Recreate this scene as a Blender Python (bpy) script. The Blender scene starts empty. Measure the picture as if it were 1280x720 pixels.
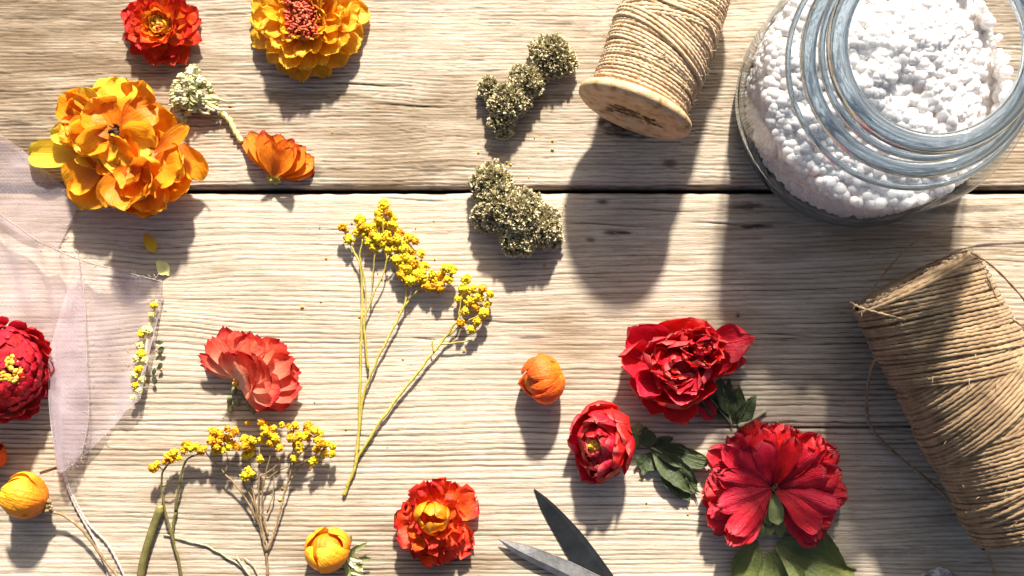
import bpy, math, random
import numpy as np
from mathutils import Vector, Matrix, noise as mnoise, Euler
PI = math.pi
K = 0.0003125            # metres per unit of length used below (photo width about 0.40 m on the table)
H = 1500.0               # camera height in the same unit
NX, NY = 690.0, 420.0    # the spot on the table straight below the lens
random.seed(7)
SC = bpy.context.scene
COL = SC.collection
R = math.radians

# ------------------------------------------------------------------ helpers
def at(px, py, z=0.0):
    s = 1 - z / H
    return np.array([(px - NX) * s + NX - 640, (NY - py) * s + 360 - NY, z], float)

def tag(o, label=None, cat=None, group=None, kind=None):
    if label: o['label'] = label
    if cat: o['category'] = cat
    if group: o['group'] = group
    if kind: o['kind'] = kind
    return o

def thing(name, label, cat, px, py, group=None, z=0.0):
    o = bpy.data.objects.new(name, None); COL.objects.link(o)
    o.empty_display_size = 0.005
    o.location = Vector(at(px, py, z)) * K
    return tag(o, label, cat, group)

def mesh(name, V, F, mat, parent=None, uv=None, smooth=True, loc=None, attrs=None):
    V = np.asarray(V, dtype=np.float64) * K
    me = bpy.data.meshes.new(name)
    F = np.asarray(F, dtype=np.int32) if not isinstance(F, list) else F
    if isinstance(F, np.ndarray):
        n, k = F.shape
        me.vertices.add(len(V)); me.vertices.foreach_set('co', V.astype(np.float32).ravel())
        me.loops.add(n * k); me.loops.foreach_set('vertex_index', F.ravel())
        me.polygons.add(n); me.polygons.foreach_set('loop_start', np.arange(0, n * k, k, dtype=np.int32))
        me.update(calc_edges=True)
    else:
        me.from_pydata([tuple(v) for v in V], [], F); me.update()
    if smooth: me.polygons.foreach_set('use_smooth', [True] * len(me.polygons))
    if uv is not None:
        l = me.uv_layers.new(name='UVMap')
        vi = np.zeros(len(me.loops), dtype=np.int32); me.loops.foreach_get('vertex_index', vi)
        l.data.foreach_set('uv', np.asarray(uv, dtype=np.float32)[vi].ravel())
    if attrs:
        for k_, a in attrs.items():
            at_ = me.attributes.new(k_, 'FLOAT', 'POINT'); at_.data.foreach_set('value', np.asarray(a, dtype=np.float32).ravel())
    me.materials.append(mat)
    o = bpy.data.objects.new(name, me); COL.objects.link(o)
    if parent is not None: o.parent = parent
    if loc is not None: o.location = Vector(loc) * K
    return o

def settle(t, floor=0.3):
    """lower or lift a thing so that its lowest point rests on the wood"""
    lo = 1e9
    for c in t.children_recursive:
        if c.type == 'MESH':
            n = len(c.data.vertices); a = np.zeros(n * 3, dtype=np.float32); c.data.vertices.foreach_get('co', a)
            a = a.reshape(-1, 3); m = c.matrix_basis
            zz = a @ np.array([m[2][0], m[2][1], m[2][2]]) + m[2][3]
            lo = min(lo, float(zz.min()))
    t.location.z = floor * K - lo

class Acc:
    """collects many little pieces into one mesh"""
    def __init__(s): s.V = []; s.F = []; s.U = []; s.n = 0
    def add(s, V, F, U=None):
        V = np.asarray(V, float); s.V.append(V); s.F.append(np.asarray(F) + s.n)
        s.U.append(np.zeros((len(V), 2)) if U is None else np.asarray(U, float)); s.n += len(V)
    def build(s, name, mat, parent=None, **k):
        return mesh(name, np.concatenate(s.V), np.concatenate(s.F), mat, parent, uv=np.concatenate(s.U), **k)

def grid_faces(nu, nv, close_v=False):
    i, j = np.meshgrid(np.arange(nu - 1), np.arange(nv if close_v else nv - 1), indexing='ij')
    j2 = (j + 1) % nv
    return np.stack([i * nv + j, (i + 1) * nv + j, (i + 1) * nv + j2, i * nv + j2], -1).reshape(-1, 4)

def norm(a): return a / np.maximum(np.linalg.norm(a, axis=-1, keepdims=True), 1e-9)

def spline(P, n):
    P = np.asarray(P, float); m = len(P)
    if m < 3:
        t = np.linspace(0, 1, n)[:, None]; return P[0] * (1 - t) + P[-1] * t
    Q = np.vstack([2 * P[0] - P[1], P, 2 * P[-1] - P[-2]])
    t = np.linspace(0, m - 1 - 1e-9, n); i = t.astype(int); f = (t - i)[:, None]
    a, b, c, d = Q[i], Q[i + 1], Q[i + 2], Q[i + 3]
    return 0.5 * (2 * b + (c - a) * f + (2 * a - 5 * b + 4 * c - d) * f * f + (3 * b - a - 3 * c + d) * f ** 3)

def tube(P, r, seg=8, N=None, lobes=0, pitch=20, amp=0.22):
    """swept tube; r scalar or array; lobes > 0 gives a twisted-cord section"""
    P = np.asarray(P, float); n = len(P)
    T = norm(np.gradient(P, axis=0))
    if N is None:
        N = np.tile([0, 0, 1.0], (n, 1)); bad = np.abs((T * N).sum(1)) > 0.95; N[bad] = [1, 0, 0]
    B = norm(np.cross(T, N)); N2 = np.cross(B, T)
    s = np.concatenate([[0], np.cumsum(np.linalg.norm(np.diff(P, axis=0), axis=1))])
    th = np.linspace(0, 2 * PI, seg, endpoint=False)[None, :]
    rr = np.broadcast_to(np.asarray(r, float).reshape(-1, 1) if np.ndim(r) else np.full((n, 1), float(r)), (n, 1))
    rad = rr * (1 + (amp * np.cos(lobes * th - 2 * PI * s[:, None] / pitch) if lobes else 0 * th))
    V = P[:, None, :] + rad[..., None] * (np.cos(th)[..., None] * N2[:, None, :] + np.sin(th)[..., None] * B[:, None, :])
    U = np.stack(np.broadcast_arrays(th / (2 * PI), s[:, None] / 100), -1)
    return V.reshape(-1, 3), grid_faces(n, seg, True), U.reshape(-1, 2)

def capped(P, r, seg=8, **k):
    """tube whose ends close"""
    P = np.asarray(P, float); n = len(P)
    r = np.full(n, float(r)) if not np.ndim(r) else np.asarray(r, float)
    P = np.vstack([P[0] - (P[1] - P[0]) * 1e-3, P, P[-1] + (P[-1] - P[-2]) * 1e-3]); r = np.concatenate([[1e-3], r, [1e-3]])
    return tube(P, r, seg, **k)

_ico = {}
def ico(sub):
    if sub not in _ico:
        import bmesh
        bm = bmesh.new(); bmesh.ops.create_icosphere(bm, subdivisions=sub, radius=1.0)
        _ico[sub] = (np.array([v.co[:] for v in bm.verts]), np.array([[v.index for v in f.verts] for f in bm.faces])); bm.free()
    return _ico[sub]

def blob(c, r, sub=2, rough=0.15, freq=1.5, seed=0, scale=(1, 1, 1)):
    V, F = ico(sub)
    off = Vector((seed * 3.17, seed * 1.3, seed * 7.7))
    d = np.array([mnoise.noise(Vector(v) * freq + off) for v in V])
    W = V * (1 + rough * d[:, None] * 2) * r * np.asarray(scale)
    return W + np.asarray(c, float), F, np.stack([V[:, 0] * .5 + .5, V[:, 2] * .5 + .5], -1)

def tris4(F):   # triangles as degenerate-free mix is awkward: keep triangles apart
    return F

# value noise ------------------------------------------------------
def vnoise(x, y, seed):
    rs = np.random.RandomState(seed); T = rs.rand(256, 256)
    xi = np.floor(x).astype(int); yi = np.floor(y).astype(int); fx = x - xi; fy = y - yi
    fx = fx * fx * (3 - 2 * fx); fy = fy * fy * (3 - 2 * fy)
    a = T[xi % 256, yi % 256]; b = T[(xi + 1) % 256, yi % 256]; c = T[xi % 256, (yi + 1) % 256]; d = T[(xi + 1) % 256, (yi + 1) % 256]
    return (a * (1 - fx) + b * fx) * (1 - fy) + (c * (1 - fx) + d * fx) * fy

# ------------------------------------------------------------------ materials
def newmat(name):
    m = bpy.data.materials.new(name); m.use_nodes = True
    nt = m.node_tree; nt.nodes.clear()
    out = nt.nodes.new('ShaderNodeOutputMaterial')
    return m, nt, out
def N_(nt, t, **k):
    n = nt.nodes.new(t)
    for a, b in k.items(): setattr(n, a, b)
    return n
def ramp(nt, fac, stops, interp='LINEAR'):
    r = N_(nt, 'ShaderNodeValToRGB'); r.color_ramp.interpolation = interp
    el = r.color_ramp.elements
    while len(el) > 1: el.remove(el[-1])
    el[0].position = stops[0][0]; el[0].color = (*stops[0][1], 1)
    for p, c in stops[1:]:
        e = el.new(p); e.color = (*c, 1)
    if fac is not None: nt.links.new(fac, r.inputs['Fac'])
    return r
def mixc(nt, mode, fac, a, b):
    m = N_(nt, 'ShaderNodeMix', data_type='RGBA', blend_type=mode)
    for sock, v in ((m.inputs[0], fac), (m.inputs[6], a), (m.inputs[7], b)):
        if hasattr(v, 'links'): nt.links.new(v, sock)
        elif isinstance(v, tuple): sock.default_value = (*v, 1)
        else: sock.default_value = v
    return m.outputs[2]
def mathn(nt, op, a, b=None, clamp=False):
    m = N_(nt, 'ShaderNodeMath', operation=op, use_clamp=clamp)
    for i, v in enumerate((a, b)):
        if v is None: continue
        if hasattr(v, 'links'): nt.links.new(v, m.inputs[i])
        else: m.inputs[i].default_value = v
    return m.outputs[0]
def tex_noise(nt, vec, scale, detail=4, rough=0.6):
    n = N_(nt, 'ShaderNodeTexNoise'); n.inputs['Scale'].default_value = scale; n.inputs['Detail'].default_value = detail
    n.inputs['Roughness'].default_value = rough
    if vec is not None: nt.links.new(vec, n.inputs['Vector'])
    return n
def mapping(nt, vec, scale=(1, 1, 1), rot=(0, 0, 0)):
    m = N_(nt, 'ShaderNodeMapping'); m.inputs['Scale'].default_value = scale; m.inputs['Rotation'].default_value = rot
    nt.links.new(vec, m.inputs['Vector']); return m.outputs[0]
def bump(nt, h, dist, strength=1.0):
    b = N_(nt, 'ShaderNodeBump'); b.inputs['Distance'].default_value = dist * K; b.inputs['Strength'].default_value = strength
    nt.links.new(h, b.inputs['Height']); return b.outputs[0]

def petal_mat(name, stops, vein=0.35, vein_col=None, trans=0.35, rough=0.5, bumpd=1.2, freq=26, mott=0.3, jitter=0.25, spec=0.3):
    m, nt, out = newmat(name); L = nt.links
    uv = N_(nt, 'ShaderNodeUVMap'); sep = N_(nt, 'ShaderNodeSeparateXYZ'); L.new(uv.outputs[0], sep.inputs[0])
    oi = N_(nt, 'ShaderNodeObjectInfo'); tc = N_(nt, 'ShaderNodeTexCoord')
    big = tex_noise(nt, tc.outputs['Object'], 0.035 / K, 3).outputs['Fac']
    u = mathn(nt, 'ADD', sep.outputs[1], mathn(nt, 'MULTIPLY', mathn(nt, 'SUBTRACT', big, 0.5), mott))
    col = ramp(nt, u, stops).outputs[0]
    vv = mapping(nt, uv.outputs[0], (freq, 1.6, 1))
    vn = tex_noise(nt, vv, 1.0, 3, 0.55).outputs['Fac']
    vfac = ramp(nt, vn, [(0.35, (1, 1, 1)), (0.62, (0, 0, 0))]).outputs[0]
    vc = vein_col or tuple(0.5 * c for c in stops[-1][1])
    col = mixc(nt, 'MIX', mathn(nt, 'MULTIPLY', vfac, vein), col, vc)
    # dried, browned rims in patches
    ex = mathn(nt, 'ABSOLUTE', mathn(nt, 'SUBTRACT', sep.outputs[0], 0.5)); rim = mathn(nt, 'MAXIMUM', sep.outputs[1], mathn(nt, 'ADD', ex, 0.48))
    rim = ramp(nt, mathn(nt, 'ADD', rim, mathn(nt, 'MULTIPLY', mathn(nt, 'SUBTRACT', big, 0.5), 0.35)), [(0.93, (0, 0, 0)), (1.0, (1, 1, 1))]).outputs[0]
    col = mixc(nt, 'MIX', mathn(nt, 'MULTIPLY', rim, 0.38), col, tuple(0.45 * c + 0.01 for c in stops[-1][1]))
    hsv = N_(nt, 'ShaderNodeHueSaturation'); L.new(col, hsv.inputs['Color'])
    L.new(mathn(nt, 'ADD', mathn(nt, 'MULTIPLY', oi.outputs['Random'], jitter), 1 - jitter / 2), hsv.inputs['Value'])
    L.new(mathn(nt, 'ADD', mathn(nt, 'MULTIPLY', oi.outputs['Random'], 0.008), 0.496), hsv.inputs['Hue'])
    col = hsv.outputs[0]
    fine = tex_noise(nt, tc.outputs['Object'], 0.25 / K, 4).outputs['Fac']
    bh = mathn(nt, 'ADD', vn, mathn(nt, 'MULTIPLY', fine, 0.6))
    nb = bump(nt, bh, bumpd)
    p = N_(nt, 'ShaderNodeBsdfPrincipled'); L.new(col, p.inputs['Base Color']); p.inputs['Roughness'].default_value = rough
    p.inputs['Specular IOR Level'].default_value = spec; L.new(nb, p.inputs['Normal'])
    tr = N_(nt, 'ShaderNodeBsdfTranslucent'); L.new(col, tr.inputs['Color']); L.new(nb, tr.inputs['Normal'])
    mx = N_(nt, 'ShaderNodeMixShader'); mx.inputs[0].default_value = trans
    L.new(p.outputs[0], mx.inputs[1]); L.new(tr.outputs[0], mx.inputs[2]); L.new(mx.outputs[0], out.inputs[0])
    return m

def rough_mat(name, stops, scale=0.1, rough=0.8, bumpd=1.0, bscale=0.4, spec=0.2, use_uv=False, trans=0.0, detail=5):
    m, nt, out = newmat(name); L = nt.links
    tc = N_(nt, 'ShaderNodeTexCoord')
    n1 = tex_noise(nt, tc.outputs['Object'], scale / K, detail)
    fac = n1.outputs['Fac']
    if use_uv:
        sep = N_(nt, 'ShaderNodeSeparateXYZ'); L.new(tc.outputs['UV'], sep.inputs[0])
        fac = mathn(nt, 'ADD', mathn(nt, 'MULTIPLY', mathn(nt, 'SUBTRACT', fac, 0.5), 0.5), sep.outputs[1])
    col = ramp(nt, fac, stops).outputs[0]
    nb = bump(nt, tex_noise(nt, tc.outputs['Object'], bscale / K, 5).outputs['Fac'], bumpd)
    p = N_(nt, 'ShaderNodeBsdfPrincipled'); L.new(col, p.inputs['Base Color']); p.inputs['Roughness'].default_value = rough
    p.inputs['Specular IOR Level'].default_value = spec; L.new(nb, p.inputs['Normal'])
    if trans:
        tr = N_(nt, 'ShaderNodeBsdfTranslucent'); L.new(col, tr.inputs['Color'])
        mx = N_(nt, 'ShaderNodeMixShader'); mx.inputs[0].default_value = trans
        L.new(p.outputs[0], mx.inputs[1]); L.new(tr.outputs[0], mx.inputs[2]); L.new(mx.outputs[0], out.inputs[0])
    else: L.new(p.outputs[0], out.inputs[0])
    return m

def wood_mat():
    m, nt, out = newmat('weathered_wood'); L = nt.links
    tc = N_(nt, 'ShaderNodeTexCoord')
    g = N_(nt, 'ShaderNodeAttribute', attribute_name='grain'); st = N_(nt, 'ShaderNodeAttribute', attribute_name='stain')
    tn = N_(nt, 'ShaderNodeAttribute', attribute_name='tone')
    col = ramp(nt, g.outputs['Fac'], [(0.0, (0.075, 0.052, 0.034)), (0.25, (0.19, 0.145, 0.098)), (0.5, (0.33, 0.268, 0.195)), (0.8, (0.44, 0.368, 0.28)), (1.0, (0.52, 0.445, 0.355))]).outputs[0]
    fib = tex_noise(nt, mapping(nt, tc.outputs['Object'], (0.02 / K, 0.75 / K, 1 / K)), 1.0, 4, 0.7).outputs['Fac']
    fcol = ramp(nt, fib, [(0.3, (0.66, 0.62, 0.58)), (0.55, (1, 1, 1)), (0.8, (1.12, 1.1, 1.06))]).outputs[0]
    col = mixc(nt, 'MULTIPLY', 0.8, col, fcol)
    sp = tex_noise(nt, mapping(nt, tc.outputs['Object'], (0.16 / K, 0.5 / K, 1 / K)), 1.0, 3, 0.6).outputs['Fac']
    col = mixc(nt, 'MULTIPLY', 0.5, col, ramp(nt, sp, [(0.28, (0.45, 0.4, 0.36)), (0.42, (1, 1, 1))]).outputs[0])
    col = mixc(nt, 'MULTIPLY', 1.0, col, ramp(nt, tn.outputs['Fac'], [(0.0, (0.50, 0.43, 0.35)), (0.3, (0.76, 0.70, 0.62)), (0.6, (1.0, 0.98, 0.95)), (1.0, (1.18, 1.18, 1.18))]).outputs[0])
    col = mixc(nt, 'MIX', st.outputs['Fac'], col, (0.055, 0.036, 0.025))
    nb = bump(nt, mathn(nt, 'ADD', fib, mathn(nt, 'MULTIPLY', sp, 0.5)), 0.9, 0.9)
    p = N_(nt, 'ShaderNodeBsdfPrincipled'); L.new(col, p.inputs['Base Color']); p.inputs['Roughness'].default_value = 0.82
    p.inputs['Specular IOR Level'].default_value = 0.2; L.new(nb, p.inputs['Normal']); L.new(p.outputs[0], out.inputs[0])
    return m

def jute_mat(name, dark, mid, light):
    m, nt, out = newmat(name); L = nt.links
    tc = N_(nt, 'ShaderNodeTexCoord')
    a = tex_noise(nt, tc.outputs['Object'], 0.06 / K, 3).outputs['Fac']
    f = tex_noise(nt, mapping(nt, tc.outputs['UV'], (3, 9, 1)), 4.0, 4, .7).outputs['Fac']
    v = mathn(nt, 'ADD', mathn(nt, 'MULTIPLY', a, 0.55), mathn(nt, 'MULTIPLY', f, 0.45))
    col = ramp(nt, v, [(0.32, dark), (0.5, mid), (0.68, light)]).outputs[0]
    fb = tex_noise(nt, tc.outputs['Object'], 0.7 / K, 4).outputs['Fac']
    p = N_(nt, 'ShaderNodeBsdfPrincipled'); L.new(col, p.inputs['Base Color']); p.inputs['Roughness'].default_value = 0.75
    p.inputs['Specular IOR Level'].default_value = 0.25; p.inputs['Sheen Weight'].default_value = 0.15
    L.new(bump(nt, mathn(nt, 'ADD', fb, f), 0.8), p.inputs['Normal']); L.new(p.outputs[0], out.inputs[0])
    return m

def cloth_mat():
    m, nt, out = newmat('sheer_organza'); L = nt.links
    tc = N_(nt, 'ShaderNodeTexCoord')
    n1 = tex_noise(nt, mapping(nt, tc.outputs['Object'], (0.5 / K, 0.5 / K, 0.5 / K)), 1.0, 3).outputs['Fac']
    n2 = tex_noise(nt, mapping(nt, tc.outputs['Object'], (0.02 / K, 0.035 / K, 0.02 / K)), 1.0, 3).outputs['Fac']
    wx = N_(nt, 'ShaderNodeTexWave', bands_direction='DIAGONAL'); wx.inputs['Scale'].default_value = 0.11 / K; wx.inputs['Distortion'].default_value = 2.5; L.new(tc.outputs['Object'], wx.inputs[0])
    n1 = mathn(nt, 'ADD', mathn(nt, 'MULTIPLY', n1, .8), mathn(nt, 'MULTIPLY', wx.outputs['Fac'], .22))
    dens = mathn(nt, 'ADD', mathn(nt, 'MULTIPLY', n1, 0.22), mathn(nt, 'MULTIPLY', mathn(nt, 'POWER', n2, 2.0), 0.5))
    lw = N_(nt, 'ShaderNodeLayerWeight'); lw.inputs[0].default_value = 0.35
    dens = mathn(nt, 'ADD', dens, mathn(nt, 'MULTIPLY', lw.outputs['Facing'], 0.7), True)
    d = N_(nt, 'ShaderNodeBsdfDiffuse'); d.inputs[0].default_value = (0.79, 0.69, 0.735, 1)
    t = N_(nt, 'ShaderNodeBsdfTranslucent'); t.inputs[0].default_value = (0.79, 0.69, 0.735, 1)
    a = N_(nt, 'ShaderNodeMixShader'); a.inputs[0].default_value = 0.45; L.new(d.outputs[0], a.inputs[1]); L.new(t.outputs[0], a.inputs[2])
    tr = N_(nt, 'ShaderNodeBsdfTransparent'); tr.inputs[0].default_value = (0.98, 0.955, 0.96, 1)
    b = N_(nt, 'ShaderNodeMixShader'); L.new(dens, b.inputs[0]); L.new(tr.outputs[0], b.inputs[1]); L.new(a.outputs[0], b.inputs[2])
    L.new(b.outputs[0], out.inputs[0]); return m

def thin_glass_mat():
    m, nt, out = newmat('thin_jar_glass'); L = nt.links
    lw = N_(nt, 'ShaderNodeLayerWeight'); lw.inputs[0].default_value = 0.5
    tcol = ramp(nt, lw.outputs['Facing'], [(0.0, (0.84, 0.85, 0.86)), (0.5, (0.84, 0.86, 0.87)), (0.7, (0.94, 0.95, 0.96)), (0.86, (0.92, 0.94, 0.95)), (0.94, (0.50, 0.58, 0.65)), (1.0, (0.12, 0.18, 0.24))]).outputs[0]
    tr = N_(nt, 'ShaderNodeBsdfTransparent'); L.new(tcol, tr.inputs[0])
    g = N_(nt, 'ShaderNodeBsdfGlossy'); g.inputs['Roughness'].default_value = 0.02; g.inputs[0].default_value = (0.95, 0.97, 1, 1)
    fr = mathn(nt, 'ADD', mathn(nt, 'MULTIPLY', mathn(nt, 'POWER', lw.outputs['Facing'], 6.0), 0.75), 0.04)
    b = N_(nt, 'ShaderNodeMixShader'); L.new(fr, b.inputs[0]); L.new(tr.outputs[0], b.inputs[1]); L.new(g.outputs[0], b.inputs[2])
    L.new(b.outputs[0], out.inputs[0]); return m

def solid_glass_mat():
    m, nt, out = newmat('thick_jar_glass'); L = nt.links
    g = N_(nt, 'ShaderNodeBsdfGlass'); g.inputs['IOR'].default_value = 1.5; g.inputs['Roughness'].default_value = 0.0; g.inputs[0].default_value = (0.64, 0.71, 0.76, 1)
    tr = N_(nt, 'ShaderNodeBsdfTransparent'); tr.inputs[0].default_value = (0.60, 0.68, 0.74, 1)
    c = N_(nt, 'ShaderNodeMixShader'); c.inputs[0].default_value = 0.78; L.new(tr.outputs[0], c.inputs[1]); L.new(g.outputs[0], c.inputs[2])
    L.new(c.outputs[0], out.inputs[0]); return m

M = {}
M['wood'] = wood_mat()
M['jute'] = jute_mat('jute_twine', (0.12, 0.068, 0.030), (0.31, 0.198, 0.098), (0.46, 0.32, 0.17))
M['hemp'] = jute_mat('pale_twine', (0.34, 0.21, 0.10), (0.58, 0.41, 0.24), (0.70, 0.53, 0.34))
M['spoolwood'] = rough_mat('spool_wood', [(0.3, (0.28, 0.15, 0.06)), (0.46, (0.56, 0.37, 0.19)), (0.7, (0.68, 0.50, 0.30))], 0.07, 0.6, 0.6, 0.5)
M['cloth'] = cloth_mat()
M['thread'] = rough_mat('cream_thread', [(0.3, (0.32, 0.26, 0.22)), (0.7, (0.48, 0.41, 0.36))], 0.1, 0.8)
M['thin'] = thin_glass_mat(); M['glass'] = solid_glass_mat()
def salt_mat():
    m, nt, out = newmat('salt'); L = nt.links; tc = N_(nt, 'ShaderNodeTexCoord')
    n = tex_noise(nt, tc.outputs['Object'], 0.02 / K, 3).outputs['Fac']
    p = N_(nt, 'ShaderNodeBsdfPrincipled'); L.new(ramp(nt, n, [(0.35, (0.975, 0.93, 0.90)), (0.6, (0.99, 0.975, 0.955))]).outputs[0], p.inputs['Base Color'])
    p.inputs['Roughness'].default_value = 0.4; p.inputs['Specular IOR Level'].default_value = 0.4
    L.new(bump(nt, tex_noise(nt, tc.outputs['Object'], 0.25 / K, 4).outputs['Fac'], .6), p.inputs['Normal'])
    tr = N_(nt, 'ShaderNodeBsdfTranslucent'); tr.inputs[0].default_value = (0.99, 0.97, 0.95, 1)
    mx = N_(nt, 'ShaderNodeMixShader'); mx.inputs[0].default_value = 0.5
    L.new(p.outputs[0], mx.inputs[1]); L.new(tr.outputs[0], mx.inputs[2]); L.new(mx.outputs[0], out.inputs[0]); return m
M['salt'] = salt_mat()
M['p_redorange'] = petal_mat('petal_red_orange', [(0.0, (0.86, 0.52, 0.05)), (0.4, (0.84, 0.24, 0.015)), (0.75, (0.76, 0.06, 0.012)), (1, (0.66, 0.02, 0.01))])
M['p_orange'] = petal_mat('petal_orange', [(0.0, (0.62, 0.15, 0.010)), (0.45, (0.82, 0.26, 0.010)), (0.8, (0.86, 0.33, 0.012)), (1, (0.88, 0.44, 0.025))], vein=0.18, vein_col=(0.6, 0.14, 0.01), trans=0.4, rough=0.45, freq=14, mott=0.7)
M['p_yelloworange'] = petal_mat('petal_golden', [(0.0, (0.80, 0.36, 0.02)), (0.6, (0.88, 0.55, 0.03)), (1, (0.9, 0.66, 0.05))], vein=0.15, trans=0.4)
M['p_yellow'] = petal_mat('petal_marigold', [(0.0, (0.74, 0.24, 0.012)), (0.45, (0.84, 0.37, 0.012)), (1, (0.88, 0.50, 0.025))], vein=0.3, vein_col=(0.7, 0.26, 0.01), trans=0.35, freq=14)
M['p_cosmos'] = petal_mat('petal_cosmos', [(0.0, (0.72, 0.22, 0.015)), (0.5, (0.85, 0.30, 0.015)), (0.9, (0.86, 0.26, 0.015)), (1, (0.6, 0.06, 0.01))], vein=0.4, vein_col=(0.62, 0.09, 0.008), trans=0.45, freq=18)
M['p_crimson'] = petal_mat('petal_crimson', [(0.0, (0.34, 0.003, 0.010)), (0.5, (0.58, 0.006, 0.018)), (0.9, (0.68, 0.012, 0.03)), (1, (0.74, 0.05, 0.06))], vein=0.35, vein_col=(0.36, 0.003, 0.01), trans=0.25, freq=22, bumpd=2.0, spec=0.35)
M['p_rose'] = petal_mat('petal_rose', [(0.0, (0.40, 0.004, 0.010)), (0.5, (0.60, 0.007, 0.016)), (0.92, (0.70, 0.016, 0.028)), (1, (0.80, 0.13, 0.11))], vein=0.22, vein_col=(0.4, 0.004, 0.01), trans=0.28, freq=16, bumpd=1.6)
M['p_coral'] = petal_mat('petal_coral', [(0.0, (0.90, 0.76, 0.52)), (0.5, (0.88, 0.42, 0.26)), (0.82, (0.80, 0.14, 0.08)), (1, (0.66, 0.02, 0.02))], vein=0.45, vein_col=(0.62, 0.05, 0.03), trans=0.4, freq=24)
M['p_flame'] = petal_mat('petal_flame', [(0.0, (0.88, 0.34, 0.02)), (0.5, (0.84, 0.15, 0.015)), (0.8, (0.78, 0.07, 0.015)), (1, (0.68, 0.025, 0.015))], vein=0.3, vein_col=(0.6, 0.03, 0.01), trans=0.3, freq=16, mott=0.8)
M['p_bud'] = petal_mat('petal_bud_orange', [(0.0, (0.84, 0.32, 0.015)), (0.4, (0.80, 0.16, 0.008)), (1, (0.72, 0.06, 0.008))], vein=0.3, trans=0.2, rough=0.5, freq=12, mott=1.1, spec=0.35, bumpd=2.4)
M['p_budyellow'] = petal_mat('petal_bud_yellow', [(0.0, (0.74, 0.15, 0.008)), (0.5, (0.84, 0.28, 0.010)), (1, (0.90, 0.50, 0.02))], vein=0.22, vein_col=(0.7, 0.2, 0.01), trans=0.2, rough=0.5, freq=12, mott=1.0, spec=0.35, bumpd=2.4)
M['yellow'] = rough_mat('yellow_blossom', [(0.3, (0.62, 0.36, 0.01)), (0.5, (0.82, 0.60, 0.02)), (0.7, (0.88, 0.72, 0.05))], 0.12, 0.7, 1.5, 0.5, trans=0.2)
M['gold'] = rough_mat('golden_blossom', [(0.3, (0.40, 0.12, 0.01)), (0.48, (0.78, 0.36, 0.01)), (0.65, (0.86, 0.55, 0.03))], 0.10, 0.7, 1.5, 0.5, trans=0.2)
M['paleyellow'] = rough_mat('pale_yellow', [(0.3, (0.70, 0.62, 0.10)), (0.6, (0.90, 0.86, 0.38))], 0.1, 0.7, 1.0, trans=0.2)
M['cream'] = rough_mat('cream_floret', [(0.3, (0.40, 0.40, 0.13)), (0.48, (0.60, 0.58, 0.30)), (0.65, (0.78, 0.74, 0.54))], 0.06, 0.8, 1.0, trans=0.25)
M['centre'] = rough_mat('flower_centre', [(0.3, (0.60, 0.22, 0.02)), (0.5, (0.82, 0.44, 0.05)), (0.7, (0.88, 0.66, 0.18))], 0.15, 0.8, 2.0, 0.4)
M['red_fil'] = rough_mat('red_filament', [(0.3, (0.45, 0.05, 0.02)), (0.5, (0.68, 0.13, 0.06)), (0.7, (0.80, 0.33, 0.18))], 0.12, 0.7, 1.0, trans=0.15)
M['dark'] = rough_mat('dark_centre', [(0.3, (0.03, 0.015, 0.008)), (0.7, (0.10, 0.05, 0.02))], 0.2)
M['stem_y'] = rough_mat('yellow_stem', [(0.3, (0.30, 0.24, 0.035)), (0.7, (0.52, 0.43, 0.09))], 0.05, 0.6, 0.6)
M['stem_o'] = rough_mat('olive_stem', [(0.3, (0.085, 0.075, 0.02)), (0.7, (0.19, 0.16, 0.055))], 0.08, 0.6, 0.8)
M['stem_b'] = rough_mat('brown_stem', [(0.3, (0.14, 0.085, 0.04)), (0.55, (0.28, 0.19, 0.09)), (0.75, (0.48, 0.36, 0.2))], 0.05, 0.7, 0.8)
M['stem_p'] = rough_mat('pale_stem', [(0.3, (0.22, 0.21, 0.12)), (0.7, (0.40, 0.37, 0.25))], 0.05, 0.6, 0.8)
M['leaf'] = petal_mat('leaf_dark_green', [(0.0, (0.09, 0.11, 0.04)), (0.5, (0.045, 0.062, 0.022)), (1, (0.075, 0.09, 0.03))], vein=0.5, vein_col=(0.12, 0.15, 0.08), trans=0.2, rough=0.5, freq=9, bumpd=3.0)
M['leaf2'] = petal_mat('leaf_olive_green', [(0.0, (0.20, 0.22, 0.07)), (0.5, (0.12, 0.15, 0.035)), (1, (0.24, 0.26, 0.06))], vein=0.5, vein_col=(0.08, 0.09, 0.03), trans=0.2, rough=0.45, freq=8, bumpd=3.0)
M['sepal'] = petal_mat('sepal_green', [(0.0, (0.30, 0.32, 0.12)), (1, (0.22, 0.25, 0.09))], vein=0.4, vein_col=(0.12, 0.14, 0.05), trans=0.2, freq=8)
M['moss'] = rough_mat('lichen_leaf', [(0.0, (0.12, 0.10, 0.04)), (0.45, (0.27, 0.225, 0.10)), (0.85, (0.60, 0.53, 0.32))], 0.05, 0.85, 0.5, use_uv=True, trans=0.15)
M['mosscore'] = rough_mat('lichen_core', [(0.3, (0.07, 0.06, 0.03)), (0.7, (0.16, 0.14, 0.07))], 0.1, 0.9)
M['blade_dark'] = rough_mat('dark_steel', [(0.3, (0.008, 0.009, 0.010)), (0.7, (0.018, 0.020, 0.022))], 0.04, 0.7, 0.3, 0.3, 0.12)
M['handle'] = rough_mat('black_handle', [(0.3, (0.015, 0.015, 0.016)), (0.7, (0.03, 0.03, 0.03))], 0.1, 0.5)
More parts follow.
